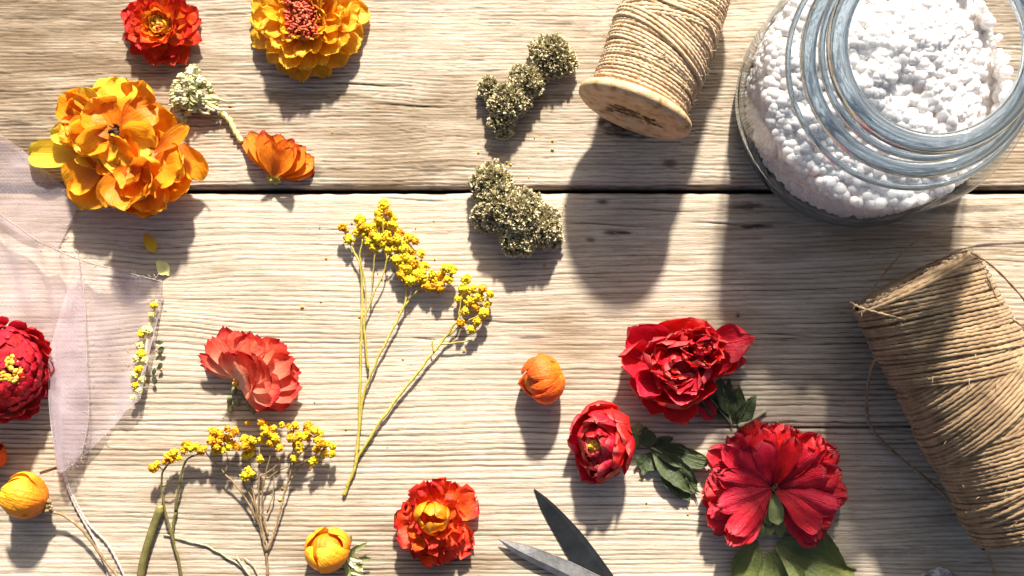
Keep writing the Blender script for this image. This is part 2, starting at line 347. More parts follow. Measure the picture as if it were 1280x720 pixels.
def steel():
    m, nt, out = newmat('worn_steel'); L = nt.links
    tc = N_(nt, 'ShaderNodeTexCoord'); n = tex_noise(nt, tc.outputs['Object'], 0.06 / K, 6, .7).outputs['Fac']
    p = N_(nt, 'ShaderNodeBsdfPrincipled'); L.new(ramp(nt, n, [(0.3, (0.16, 0.15, 0.14)), (0.65, (0.36, 0.345, 0.325))]).outputs[0], p.inputs['Base Color'])
    p.inputs['Metallic'].default_value = 0.6; p.inputs['Roughness'].default_value = 0.5
    L.new(bump(nt, tex_noise(nt, tc.outputs['Object'], 0.4 / K, 4).outputs['Fac'], .3), p.inputs['Normal']); L.new(p.outputs[0], out.inputs[0]); return m
M['steel'] = steel()

# ------------------------------------------------------------------ table
def make_table():
    ys_f = np.arange(-60, 780, 1.25)
    def plank(y0, y1, name, parent, seed, freq, amp, edge_bottom, edge_top):
        ys = np.arange(y0, y1 + 0.01, 1.25)
        xs = np.concatenate([np.arange(-760, -40, 12.0), np.arange(-40, 1320, 3.5), np.arange(1320, 2040, 12.0)])
        X, Y = np.meshgrid(xs, ys, indexing='ij')
        ph = Y + 8 * (vnoise(X / 420, Y / 160, seed) - .5) * 2 + 2.0 * (vnoise(X / 90, Y / 60, seed + 1) - .5) + 0.9 * (vnoise(X / 22, Y / 9, seed + 2) - .5)
        for kx, ky, sx, sy, A in ((205, 372, 70, 26, 13), (560, 148, 60, 20, 10), (150, 60, 120, 30, 8), (1040, 690, 130, 24, 12), (1200, 300, 90, 20, 9), (600, 420, 200, 40, 7)):
            ph = ph + A * np.exp(-((X - kx) / sx) ** 2) * np.tanh((Y - ky) / sy) * np.exp(-((Y - ky) / (3 * sy)) ** 2)
        u = ph * freq
        xl, wob = (200.0, 0.12) if seed > 20 else (90.0, 0.34)
        u = u + 0.55 * vnoise(u * .8, X / 700 + 7, seed + 3) + wob * (vnoise(u * .9, X / 26, seed + 13) - .5) + wob * .7 * (vnoise(u * 1.4, X / 9, seed + 14) - .5)
        # rounded ridges parted by narrow dark grooves, one groove per grain line
        fr = u - np.floor(u); line = np.floor(u)
        gs = np.clip(0.15 + 1.25 * vnoise(line * 7.31 + .5, X / xl, seed + 4), 0, 1)
        gs = gs * (.35 + .75 * vnoise(X / 300 + 5, Y / 60, seed + 30))
        if seed > 20: gs = gs * np.clip((Y - 235) / 130, .3, 1)
        groove = gs * np.exp(-((fr - .5) / .14) ** 2)
        u2 = u * 2.7; fr2 = u2 - np.floor(u2)
        groove2 = .45 * np.clip(vnoise(np.floor(u2) * 3.7 + .5, X / (xl * .4), seed + 5) * 1.8 - .6, 0, 1) * np.exp(-((fr2 - .5) / .2) ** 2)
        b = vnoise(u * 1.0 + 9, X / 420 + 3, seed + 15); c = vnoise(u * 6.1, X / 60, seed + 16)
        strength = 0.55 + 0.7 * vnoise(X / 240, Y / 45, seed + 6)
        hgt = np.clip(.80 - .80 * groove - groove2 + .16 * b + .14 * c + .10 * np.cos(2 * PI * fr), 0, 1.2)
        tone = np.clip(.5 + 1.8 * ((vnoise(X / 260 + 2, Y / 70 + 3, seed + 8) * 0.5 + vnoise(X / 70, Y / 12, seed + 9) * 0.3 + vnoise(X / 25, Y / 4, seed + 19) * 0.2) - .5), 0, 1)
        tone = np.clip(tone + .22 - .62 * np.exp(-(np.maximum(X, 0) / 190) ** 2) * np.exp(-((Y - 110) / 170) ** 2), 0, 1)  # lifts the tone, then paints soft shade into the upper-left wood colour
        Z = amp * strength * (hgt - 1.0) - 0.15
        grain = np.clip(0.06 + 0.98 * (hgt - 0.12) + 0.16 * (vnoise(X / 9, Y / 1.6, seed + 10) - .5) - 0.18 * (strength - .8), 0, 1)
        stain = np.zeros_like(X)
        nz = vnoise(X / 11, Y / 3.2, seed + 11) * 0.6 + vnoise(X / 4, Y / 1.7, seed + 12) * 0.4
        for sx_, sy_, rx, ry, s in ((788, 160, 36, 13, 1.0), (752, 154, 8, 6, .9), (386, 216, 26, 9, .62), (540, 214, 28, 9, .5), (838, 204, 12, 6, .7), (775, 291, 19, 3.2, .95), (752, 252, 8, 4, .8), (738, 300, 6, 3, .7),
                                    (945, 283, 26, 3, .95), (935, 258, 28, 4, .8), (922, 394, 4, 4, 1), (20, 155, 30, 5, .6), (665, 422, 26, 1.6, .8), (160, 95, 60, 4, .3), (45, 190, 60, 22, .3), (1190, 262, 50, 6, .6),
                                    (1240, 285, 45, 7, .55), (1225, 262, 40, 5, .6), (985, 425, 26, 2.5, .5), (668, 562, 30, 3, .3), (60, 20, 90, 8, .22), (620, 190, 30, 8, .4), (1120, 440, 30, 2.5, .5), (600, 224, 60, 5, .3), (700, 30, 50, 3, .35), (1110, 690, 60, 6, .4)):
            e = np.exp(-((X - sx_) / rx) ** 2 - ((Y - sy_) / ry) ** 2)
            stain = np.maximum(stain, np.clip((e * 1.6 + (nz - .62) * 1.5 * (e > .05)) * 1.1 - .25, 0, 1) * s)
        crack = np.exp(-((Y - (533 + 1.6 * np.sin(X / 70) + 1.0 * vnoise(X / 30, X * 0, 5))) / 1.3) ** 2) * np.clip((X - 845) / 60, 0, 1)
        Z = Z - 3.2 * crack; stain = np.maximum(stain, .8 * crack)
        # scattered short cracks
        rs = np.random.RandomState(seed)
        for _ in range(26):
            cx, cy, l = rs.uniform(-20, 1300), rs.uniform(y0 + 6, y1 - 6), rs.uniform(12, 70)
            e = np.exp(-((Y - cy - 2 * np.sin((X - cx) / 25)) / 0.9) ** 2) * np.exp(-((X - cx) / l) ** 4)
            Z = Z - 1.6 * e; stain = np.maximum(stain, .55 * e)
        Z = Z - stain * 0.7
        wav = 1.6 * (vnoise(X / 60, X * 0, seed + 20) - .5) + 1.2 * (vnoise(X / 12, X * 0, seed + 21) - .5)
        if edge_bottom: 
            d = (y1 + wav) - Y; Z = Z - 10 * np.exp(-np.clip(d, 0, 99) / 1.6) * (d < 9) - 3.0 * np.exp(-np.clip(d, 0, 99) / 4.5); stain = np.maximum(stain, .75 * np.exp(-np.clip(d, 0, 99) / 2.6))
        if edge_top:
            d = Y - (y0 + wav); Z = Z - 10 * np.exp(-np.clip(d, 0, 99) / 1.6) * (d < 9) - 2.5 * np.exp(-np.clip(d, 0, 99) / 4); stain = np.maximum(stain, .6 * np.exp(-np.clip(d, 0, 99) / 2.4))
        nx, ny = X.shape
        V = np.stack([X - 640, 360 - Y, Z], -1).reshape(-1, 3)
        F = grid_faces(nx, ny)
        # side skirts so the plank has thickness
        ring = np.concatenate([np.arange(ny) , (np.arange(1, nx)) * ny + ny - 1, (nx - 1) * ny + np.arange(ny - 2, -1, -1), np.arange(nx - 2, 0, -1) * ny])
        n0 = len(V); low = V[ring].copy(); low[:, 2] = -60; V = np.vstack([V, low]); k = len(ring)
        i = np.arange(k); j = (i + 1) % k
        F = np.vstack([F, np.stack([ring[i], ring[j], n0 + j, n0 + i], -1)])
        ex = lambda a_, v: np.concatenate([a_.ravel(), np.full(k, v)])
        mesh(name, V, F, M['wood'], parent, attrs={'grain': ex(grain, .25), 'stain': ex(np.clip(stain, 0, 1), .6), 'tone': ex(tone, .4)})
    t = bpy.data.objects.new('tabletop', None); COL.objects.link(t); t['kind'] = 'structure'; t['label'] = 'weathered pale wooden tabletop of wide planks with a dark gap'
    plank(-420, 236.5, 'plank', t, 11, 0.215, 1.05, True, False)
    plank(240.5, 1120, 'plank', t, 37, 0.155, 0.8, False, True)
    V = [(-1400, -760, -62), (1400, -760, -62), (1400, 780, -62), (-1400, 780, -62), (-1400, -760, -90), (1400, -760, -90), (1400, 780, -90), (-1400, 780, -90)]
    F = [(0, 1, 2, 3), (4, 7, 6, 5), (0, 4, 5, 1), (1, 5, 6, 2), (2, 6, 7, 3), (3, 7, 4, 0)]
    mesh('gap_light_block', V, F, M['dark'], t, smooth=False)  # dark slab added under the planks to block sky light from the gap
make_table()

# ------------------------------------------------------------------ petals and flowers
def petal(L, W, e0=20, curl=0, cup=0.5, ruffle=0.0, jag=0.0, crinkle=0.0, tip=0.5, base=0.25, nu=11, nv=9, seed=0, widest=0.62, fold=0.0, side=0.0, sharp=2.6):
    """returns verts (flower frame: out +X, up +Z) and uv. Angles in degrees"""
    rs = random.Random(seed)
    u = np.linspace(0, 1, nu); v = np.linspace(-1, 1, nv)
    k1, k2, k3, k4 = [rs.uniform(0, 6.28) for _ in range(4)]
    prof = base + (1 - base) * np.sin(np.clip(u / widest, 0, 1) * PI / 2) ** 1.2
    end = np.clip((u - widest) / (1 - widest), 0, 1)
    prof = prof * np.sqrt(np.maximum(1 - end ** sharp * (1 - 0.12), 0.02))
    ang = np.radians(e0 + curl * u ** 1.3)
    du = L / (nu - 1)
    cx = np.concatenate([[0], np.cumsum(np.cos((ang[1:] + ang[:-1]) / 2) * du)]); cz = np.concatenate([[0], np.cumsum(np.sin((ang[1:] + ang[:-1]) / 2) * du)])
    V = np.zeros((nu, nv, 3)); UV = np.zeros((nu, nv, 2)); off = Vector((rs.uniform(0, 99), rs.uniform(0, 99), rs.uniform(0, 99)))
    for i in range(nu):
        w = W / 2 * prof[i]
        for j in range(nv):
            vv = v[j]
            ca = cup * vv
            y = (w / cup * math.sin(ca)) if abs(cup) > 1e-3 else w * vv
            zn = (w / cup * (1 - math.cos(ca))) if abs(cup) > 1e-3 else 0
            # tip outline: rounded / notched / jagged
            ext = -tip * 0.42 * W * vv * vv * u[i] ** 2 * (0.6 if sharp < 3 else .35) + jag * L * u[i] ** 3 * (math.sin(vv * 9 + k1) * .5 + math.sin(vv * 21 + k2) * .5)
            zn += ruffle * W * u[i] ** 2 * (math.sin(vv * 4.5 + k3 + 2 * u[i]) * .6 + math.sin(vv * 9.5 + k4) * .4) * (0.35 + abs(vv))
            zn += fold * w * abs(vv)
            y += side * W * u[i] ** 2
            e = ang[i]
            T = (math.cos(e), math.sin(e)); Nn = (-math.sin(e), math.cos(e))
            p = [cx[i] + T[0] * ext + Nn[0] * zn, y, cz[i] + T[1] * ext + Nn[1] * zn]
            if crinkle:
                q = Vector((p[0], p[1], p[2])) * (3.2 / L) + off
                n = mnoise.noise_vector(q) * crinkle * L * (0.25 + u[i]) + mnoise.noise_vector(q * 2.7) * crinkle * L * .4 * (0.2 + u[i])
                p[0] += n[0] * .6; p[1] += n[1] * .6; p[2] += n[2]
            V[i, j] = p; UV[i, j] = (vv * .5 + .5, u[i])
    return V.reshape(-1, 3), grid_faces(nu, nv), UV.reshape(-1, 2)

def rotz(V, a): c, s = math.cos(a), math.sin(a); return V @ np.array([[c, -s, 0], [s, c, 0], [0, 0, 1]]).T
def tiltm(V, ax, a):
    m = np.array(Matrix.Rotation(a, 3, Vector(ax))); return V @ m.T

def bloom(t, layers, mat, seed=0, tilt=(0, 0), center=(0, 0, 0), scale=(1, 1, 1), name='petal', arc=None, pick=None):
    """layers: dicts n, L, W, r0, z0, e0, curl ... ; tilt=(azimuth deg towards which the axis leans, angle deg)"""
    rs = random.Random(seed); k = 0
    ta, tt = R(tilt[0]), R(tilt[1])
    for ly in layers:
        ly = dict(ly); n = ly.pop('n'); L0 = ly.pop('L'); W0 = ly.pop('W'); r0 = ly.pop('r0', 2); z0 = ly.pop('z0', 5); e0 = ly.pop('e0', 20)
        cu = ly.pop('curl', 0); var = ly.pop('var', 0.12); ph = ly.pop('ph', rs.uniform(0, 6.28)); mt = ly.pop('mat', None)
        a0, a1 = ly.pop('arc', (0, 360)); ej = ly.pop('ej', 8); cv = ly.pop('cv', .2)
        for i in range(n):
            if (a1 - a0) >= 360: a = ph + 2 * PI * (i + rs.uniform(-.22, .22)) / n
            else: a = R(a0 + (a1 - a0) * (i + .5 + rs.uniform(-.2, .2)) / n)
            V, F, U = petal(L0 * rs.uniform(1 - var, 1 + var), W0 * rs.uniform(1 - var, 1 + var), e0 + rs.uniform(-ej, ej), cu * rs.uniform(1 - cv, 1 + cv) if cu else rs.uniform(-6, 6), seed=seed * 1000 + k, side=rs.uniform(-.12, .12), **ly)
            tw = rs.uniform(-.2, .2)
            V = tiltm(V, (1, 0, 0), tw)
            V = V + np.array([r0, 0, z0 + rs.uniform(-.8, .8)])
            V = rotz(V, a)
            V = V * np.array(scale)
            if tt: V = tiltm(V, (-math.sin(ta), math.cos(ta), 0), tt)
            V = V + np.array(center)
            mesh(name, V, F, M[mt] if mt else M[mat], t, uv=U); k += 1

def lumps(name, t, mat, c, r, n, size, seed=0, dome=True, flat=0.7, sub=1):
    rs = random.Random(seed); A = Acc()
    V, F, U = blob(c, r * .8, 2, .1, 1.5, seed, (1, 1, flat)); A.add(V, F, U)
    for i in range(n):
        a = rs.uniform(0, 2 * PI); z = rs.uniform(0.0 if dome else -1, 1); q = math.sqrt(1 - z * z)
        p = np.array([q * math.cos(a), q * math.sin(a), z * flat]) * r * .86
        V, F, U = blob(np.array(c) + p, size * rs.uniform(.7, 1.3), sub, .2, 1.3, seed + i); A.add(V, F, U)
    return A.build(name, M[mat], t)

# red-orange strawflower, top left
t = thing('strawflower', 'red orange strawflower with yellow centre at the top edge above the big orange bloom', 'flower', 205, 36)
bloom(t, [dict(n=13, L=42, W=30, r0=8, z0=5, e0=6, curl=14, cup=.6, jag=.03, ruffle=.06, crinkle=.07, tip=.3),
          dict(n=13, L=39, W=27, r0=7, z0=9, e0=20, curl=18, cup=.7, jag=.03, ruffle=.06, crinkle=.07, tip=.3),
          dict(n=11, L=33, W=23, r0=7, z0=12, e0=36, curl=18, cup=.8, ruffle=.06, crinkle=.07, tip=.3),
          dict(n=9, L=25, W=18, r0=8, z0=13, e0=50, curl=26, cup=.8, ruffle=.05, crinkle=.06, mat='p_cosmos'),
          dict(n=8, L=17, W=13, r0=8, z0=15, e0=64, curl=40, cup=.9, crinkle=.06, mat='p_yelloworange')], 'p_redorange', seed=3)
fc = lumps('flower_centre', t, 'centre', (0, 1, 17), 13, 55, 2.4, 5)
lumps('core', fc, 'p_bud', (2, -5, 25), 5, 12, 2.0, 6)
settle(t)

# the big orange bloom
t = thing('orange_bloom', 'large crumpled orange double bloom with a yellow petal tongue on its left', 'flower', 165, 195)
bloom(t, [dict(n=8, L=66, W=70, r0=3, z0=5, e0=-2, curl=52, cup=.9, ruffle=.05, crinkle=.08, tip=.2, nu=14, nv=13)], 'p_orange', seed=21, center=(-12, 26, 0))
bloom(t, [dict(n=8, L=70, W=76, r0=3, z0=6, e0=0, curl=76, cup=1.0, ruffle=.04, crinkle=.07, tip=.2, nu=14, nv=13)], 'p_orange', seed=33, center=(28, -24, 0))
for (x, y, r_) in ((-10, 26, 48), (26, -24, 54)):
    mesh('bloom_core', *blob((x, y, 26), r_ * .62, 3, .08, 1.5, int(r_), (1, 1, .6))[:2], M['p_orange'], t)
rs = random.Random(77)
for k in range(27):
    cx_, cy_ = ((-12, 26), (24, -22))[k % 2]; a = rs.uniform(0, 6.28); q = rs.uniform(4, 34); x, y = cx_ + q * math.cos(a), cy_ + q * math.sin(a)
    V, F, U = petal(rs.uniform(38, 56), rs.uniform(42, 68), rs.uniform(0, 30), rs.uniform(-40, 40), cup=rs.uniform(.5, 1.3), ruffle=.08, crinkle=.11, tip=.3, nu=13, nv=13, seed=9000 + k)
    V = rotz(tiltm(V, (1, 0, 0), rs.uniform(-.5, .5)), a + rs.uniform(-.9, .9)) + np.array([x - 12 * math.cos(a), y - 12 * math.sin(a), 24 + 24 * (1 - (q / 40) ** 2) + rs.uniform(-2, 6)])
    mesh('petal', V, F, M['p_orange' if k % 4 else 'p_yelloworange'], t, uv=U)
for (x, y, z, az, L_, W_, e_, c_, m_) in ((-45, -2, 20, 178, 82, 40, -2, -8, 'p_yelloworange'), (-46, 16, 26, 168, 46, 30, 5, -10, 'p_yelloworange'), (-22, 6, 56, -40, 52, 34, 5, -30, 'p_yelloworange'), (2, 12, 54, 120, 48, 50, 10, -25, 'p_orange'),
                                         (60, 8, 46, -75, 46, 26, 5, -30, 'p_yelloworange'), (48, -2, 54, 35, 50, 24, 8, -10, 'p_orange'), (72, 10, 34, -60, 50, 34, 0, -30, 'p_orange'), (-20, -14, 40, -150, 56, 50, 0, -10, 'p_orange'), (-30, -24, 30, -115, 52, 54, 0, 10, 'p_orange'),
                                         (10, -20, 56, -120, 56, 34, 0, -20, 'p_orange'), (-40, 40, 36, 140, 42, 52, 10, 20, 'p_orange'), (-30, 44, 46, 110, 34, 30, 14, 10, 'p_yelloworange'), (20, 56, 34, 70, 34, 50, 20, 20, 'p_orange')):
    V, F, U = petal(L_, W_, e_, c_, cup=.7, ruffle=.05, crinkle=.06, tip=.3, nu=13, nv=11, seed=int(x * 7 + y))
    V = rotz(V, R(az)) + np.array([x, y, z]); mesh('petal', V, F, M[m_], t, uv=U)
lumps('flower_centre', t, 'dark', (0, 20, 62), 6, 22, 2.2, 8)
A = Acc(); rs = random.Random(4)
for i in range(16):
    a = rs.uniform(0, 6.28); A.add(*capped(spline([(2 + 3 * math.cos(a), 22 + 3 * math.sin(a), 62), (2 + 7 * math.cos(a), 22 + 7 * math.sin(a), 68)], 4), 0.6, 5))
A.build('stamens', M['dark'], t); settle(t)

# pale tuft with yellow stem
t = thing('pale_flower_tuft', 'cream and pale green flower tuft on a yellow stem between strawflower and big orange bloom', 'flower', 245, 122)
rs = random.Random(12)
for i in range(62):
    a = rs.uniform(0, 6.28); q = rs.random() ** .5
    x = q * 26 * math.cos(a) - 3; y = q * 30 * math.sin(a) + (6 if abs(x) < 14 else -2)
    if y > 22: x *= .4
    z = 8 + 26 * (1 - q * q) * rs.uniform(.5, 1)
    A = Acc(); V, F, U = blob((x, y, z), rs.uniform(2.6, 4.4), 2, .3, 1.6, i); A.add(V, F, U)
    for k in range(5):
        b = rs.uniform(0, 6.28); V, F, U = blob((x + 4 * math.cos(b), y + 4 * math.sin(b), z + rs.uniform(-1, 3)), rs.uniform(1.4, 2.6), 1, .3, 1.5, i * 9 + k, (1.3, .7, .8)); A.add(V, F, U)
    A.build('floret', M['cream'], t)
for i in range(26):
    a = rs.uniform(0, 6.28); V, F, U = petal(rs.uniform(9, 16), rs.uniform(5, 9), rs.uniform(20, 60), 20, cup=.8, crinkle=.12, tip=.4, seed=i + 5, nu=7, nv=5)
    mesh('leaflet', rotz(V, a) + np.array([rs.uniform(-12, 14), rs.uniform(-14, 24), rs.uniform(12, 26)]), F, M['cream'], t, uv=U)
A = Acc()
for i in range(14):
    x0 = rs.uniform(10, 28); y0 = rs.uniform(-22, 2)
    A.add(*capped(spline([(0, 0, 12), (x0, y0, 16), (x0 + rs.uniform(4, 16), y0 + rs.uniform(-6, 6), 12)], 6), 1.6, 5))
A.build('leaflets', M['cream'], t)
A = Acc(); A.add(*capped(spline([(34, -20, 9), (44, -30, 8), (50, -42, 8), (58, -56, 6)], 40), 3.0, 9, lobes=2, pitch=9, amp=.35)); A.build('stem', M['paleyellow'], t)
settle(t)

# cosmos in side view
t = thing('cosmos', 'small orange cosmos seen from the side, its petals fanned upward, beside the plank gap', 'flower', 346, 222)
for i, (az, L_, W_, z_, e_) in enumerate(((130, 66, 20, 5, 8), (118, 64, 24, 9, 18), (102, 58, 28, 11, 22), (84, 54, 30, 10, 16), (62, 52, 32, 12, 20), (44, 54, 32, 8, 14), (26, 54, 30, 6, 8), (12, 50, 22, 5, 6), (92, 46, 28, 16, 36), (50, 46, 28, 16, 34))):
    V, F, U = petal(L_, W_, e_, -22, cup=.6, ruffle=.03, crinkle=.04, jag=.02, tip=.5, seed=50 + i)
    mesh('petal', rotz(V, R(az)) + np.array([0, 0, z_]), F, M['p_cosmos'], t, uv=U)
lumps('calyx', t, 'stem_y', (-1, -1, 9), 9, 24, 2.2, 4)
bloom(t, [dict(n=6, L=14, W=10, r0=1, z0=0, e0=60, curl=60, cup=.8, crinkle=.05)], 'p_redorange', seed=8, center=(29, 32, 10), name='bud_petal')
settle(t)

# marigold
t = thing('marigold', 'yellow marigold with a red filament middle at the top edge of the frame', 'flower', 388, 32)
bloom(t, [dict(n=17, L=44, W=32, r0=30, z0=8, e0=0, curl=-6, cup=.5, ruffle=.10, crinkle=.08, jag=.03, tip=.2),
          dict(n=16, L=38, W=30, r0=26, z0=14, e0=16, curl=4, cup=.6, ruffle=.12, crinkle=.09, jag=.03, tip=.2),
          dict(n=15, L=34, W=26, r0=20, z0=18, e0=32, curl=6, cup=.7, ruffle=.12, crinkle=.09, jag=.03, tip=.2),
          dict(n=14, L=28, W=20, r0=16, z0=22, e0=52, curl=6, cup=.8, ruffle=.12, crinkle=.1, jag=.03, tip=.2),
          dict(n=9, L=24, W=16, r0=14, z0=20, e0=70, curl=10, cup=.9, ruffle=.1, crinkle=.1, arc=(-120, 60))], 'p_yellow', seed=41)
A = Acc(); rs = random.Random(9)
for i in range(260):
    x = rs.uniform(-22, 22); y = rs.uniform(-24, 44); a = rs.uniform(0, 6.28); z = 26 + 12 * (1 - (x / 26) ** 2)
    A.add(*capped(spline([(x, y, 18), (x + 1, y, z), (x + 5 * math.cos(a), y + 5 * math.sin(a), z + rs.uniform(4, 10))], 5), [1.3, 1.2, 1.1, 1.3, 1.5], 5))
A.build('filaments', M['red_fil'], t)
mesh('flower_head', *blob((0, 5, 14), 30, 3, .1, 1.5, 3, (1, 1.2, .55))[:2], M['centre'], t); settle(t)

# moss / lichen clumps
def moss(px, py, lobes, label, n):
    t = thing('lichen_clump', label, 'lichen', px, py, 'dried lichen clumps between the marigold and the spool')
    rs = random.Random(px); A = Acc(); B = Acc()
    tot = sum(l[2] ** 2 for l in lobes)
    for li, (x, y, r, zs) in enumerate(lobes):
        V, F, U = blob((x, y, r * zs * .7), r * .68, 3, .18, 2.2, px + li, (1, 1, zs)); B.add(V, F, U)
        for i in range(int(n * r * r / tot)):
            z = rs.uniform(-.35, 1); a = rs.uniform(0, 6.28); q = math.sqrt(1 - z * z)
            d = np.array([q * math.cos(a), q * math.sin(a), z])
            lump = 1 + .38 * mnoise.noise(Vector(d * 3.2) + Vector((px, li, 0)))
            c = np.array([x, y, r * zs * .75]) + d * np.array([1, 1, zs]) * r * .8 * lump
            # three crumpled little leaves per tuft
            for k in range(4):
                dd = norm(d + np.array([rs.uniform(-.9, .9) for _ in range(3)])); s = rs.uniform(2.8, 7.5); p = c + dd * s
                sd = norm(np.cross(dd, [rs.uniform(-1, 1), rs.uniform(-1, 1), rs.uniform(-1, 1)])) * s * .34; s2 = norm(np.cross(dd, sd)) * s * .25
                Vt = np.array([c, c + dd * s * .55 + sd, p + s2 * 1.2, c + dd * s * .55 - sd, p - sd * .5])
                A.add(Vt, np.array([[0, 1, 2], [0, 2, 3], [2, 4, 3]]), np.array([[0, 0], [0, .55], [0, 1], [0, .6], [0, 1.0]]))
    A.build('leaflets', M['moss'], t, smooth=False); B.build('core', M['mosscore'], t); settle(t, 0.5)
moss(690, 75, [(0, 4, 22, .8), (14, -6, 16, .8), (-10, -12, 14, .8), (-14, 12, 12, .7)], 'rounded dried lichen clump nearest the wooden spool, topmost of the small ones', 900)
moss(660, 106, [(0, 0, 19, .8), (-10, 8, 12, .8), (12, 8, 11, .7)], 'small dried lichen clump in the middle of the touching row', 620)
moss(634, 132, [(2, 0, 22, .85), (-6, -20, 15, .8), (-22, 20, 12, .7), (16, 4, 14, .8), (-4, -34, 8, .7)], 'dried lichen clump with a tapering lower tip, lowest of the touching row', 950)
moss(640, 265, [(-24, 32, 26, .8), (-14, 4, 30, .8), (12, -4, 32, .8), (36, -20, 26, .8), (10, -30, 26, .7), (50, -34, 12, .6), (-32, -8, 16, .7)], 'largest dried lichen clump, lying alone just below the plank gap', 3000)

# ------------------------------------------------------------------ sprigs
def stems(t, mat, lists, name='stem'):
    for P, r0, r1 in lists:
        P = np.array(P, float); n = max(8, int(np.linalg.norm(np.diff(P, axis=0), axis=1).sum() / 5)); Q = spline(P, n)
        Q[:, :2] += np.array([[mnoise.noise(Vector((q[0] * .08, q[1] * .08, 3))), mnoise.noise(Vector((q[0] * .08, q[1] * .08, 9)))] for q in Q]) * 1.6
        A = Acc(); A.add(*capped(Q, .82 * np.linspace(r0, r1, n) * (1 + .12 * np.sin(np.arange(n) * 1.7)), 7)); A.build(name, M[mat], t)
def blossom(t, mat, x, y, z, r, seed, name='blossom', n=9):
    rs = random.Random(seed); A = Acc(); V, F, U = blob((x, y, z), r * .85, 2, .34, 1.8, seed, (random.Random(seed).uniform(.75, 1.15), 1, 1)); A.add(V, F, U)
    for i in range(n + 14):
        a = rs.uniform(0, 6.28); zz = rs.uniform(-.4, 1); q = math.sqrt(1 - zz * zz)
        V, F, U = blob((x + q * math.cos(a) * r * rs.uniform(.65, 1.0), y + q * math.sin(a) * r * rs.uniform(.65, 1.0), z + zz * r * .85), r * rs.uniform(.13, .36), 1, .25, 1.5, seed + i); A.add(V, F, U)
    A.build(name, M[mat], t)
OX, OY = 480, 440
t = thing('yellow_sprig', 'long sprig of small yellow blossoms on forked yellow stems, middle of the table', 'dried flower', OX, OY)
def lp(L, z0=3, z1=14):
    n = len(L); return [(x - OX, OY - y, z0 + (z1 - z0) * i / max(n - 1, 1)) for i, (x, y) in enumerate(L)]
stems(t, 'stem_y', [(lp([(430, 619), (440, 596), (447, 572), (450, 512), (452, 453), (454, 366), (451, 331), (440, 306), (432, 288)], 3, 14), 2.8, 1.3),
    (lp([(446, 570), (452, 512), (461, 477), (485, 424), (508, 378), (507, 352), (503, 330)], 4, 14), 2.3, 1.3),
    (lp([(461, 465), (457, 407), (464, 378), (478, 350), (488, 320)], 6, 16), 1.8, 1.0), (lp([(457, 407), (458, 360), (452, 320), (456, 300)], 7, 16), 1.3, .9),
    (lp([(444, 578), (482, 518), (528, 459), (555, 425), (574, 398), (588, 372), (600, 362)], 4, 16), 2.4, 1.2),
    (lp([(543, 440), (541, 424)], 10, 14), 1.5, .8), (lp([(552, 430), (575, 428), (592, 425)], 10, 12), 1.4, .8), (lp([(560, 420), (585, 402), (608, 388)], 10, 14), 1.4, .8), (lp([(500, 392), (520, 366), (532, 350), (548, 342)], 9, 14), 1.5, .8),
    (lp([(487, 330), (482, 300), (480, 262)], 14, 18), 1.1, .7), (lp([(487, 330), (505, 305), (518, 300)], 14, 18), 1.1, .7), (lp([(464, 378), (470, 320), (474, 290)], 10, 16), 1.1, .7), (lp([(508, 360), (520, 335), (526, 318)], 12, 16), 1.1, .7), (lp([(574, 398), (578, 370), (584, 352)], 12, 16), 1.1, .7)])
BL = [(431, 286), (438, 300), (452, 276), (458, 292), (455, 284), (463, 302), (482, 258), (476, 268), (488, 268), (480, 280), (470, 285), (492, 283), (500, 292), (486, 296), (476, 300), (512, 298), (521, 303), (506, 305), (496, 310), (486, 312), (516, 316), (527, 318), (508, 322), (498, 326), (520, 330), (512, 338), (524, 342), (530, 334),
      (536, 358), (532, 350), (544, 352), (541, 344), (552, 346), (558, 336), (566, 338), (562, 350), (550, 360), (584, 350), (580, 362), (592, 362), (604, 362), (613, 368), (600, 372), (588, 376), (596, 384), (582, 390), (606, 392), (610, 380), (578, 404), (598, 402), (590, 412), (470, 310), (504, 345), (574, 374), (515, 352), (462, 286), (468, 296), (492, 276), (499, 300), (508, 313), (490, 303), (480, 306), (514, 326), (503, 334), (523, 350), (528, 345), (475, 276), (448, 292)]
for i, (x, y) in enumerate(BL):
    rs = random.Random(i + 70); blossom(t, 'yellow' if i % 4 else 'gold', x - OX, OY - y, 13 + rs.uniform(-3, 6), rs.uniform(5.0, 8.0), i)
settle(t)

# coral flower with sprig beneath
t = thing('coral_flower', 'coral red fan-shaped flower in side view above the brown stemmed golden sprig', 'flower', 304, 476)
i = 0
for az, L_, W_, z_, e_ in ((154, 58, 18, 6, 6), (146, 62, 16, 10, 20), (134, 64, 22, 10, 16), (120, 66, 28, 12, 22), (106, 70, 28, 10, 16), (90, 66, 34, 12, 20), (72, 64, 42, 12, 18), (56, 66, 42, 12, 20), (40, 72, 44, 10, 12), (24, 74, 44, 12, 16), (8, 76, 42, 10, 12), (-8, 74, 40, 10, 12), (-22, 66, 36, 8, 10), (-34, 56, 28, 6, 6),
                           (70, 56, 48, 20, 36), (42, 62, 50, 20, 34), (14, 66, 50, 18, 32), (-12, 62, 46, 18, 28), (-32, 54, 36, 14, 24), (100, 52, 30, 20, 36), (30, 48, 44, 24, 50), (0, 52, 44, 22, 44)):
    V, F, U = petal(L_, W_, e_, -14 if e_ < 30 else 20, cup=.6, ruffle=.05, crinkle=.06, jag=.05, tip=.2 if az < 130 else 1.2, widest=.75, sharp=3.2 if az < 130 else 1.8, seed=300 + i); i += 1
    mesh('petal', rotz(V, R(az)) + np.array([0, 0, z_]), F, M['p_coral'], t, uv=U)
lumps('calyx', t, 'centre', (0, 0, 16), 10, 26, 2.4, 41)
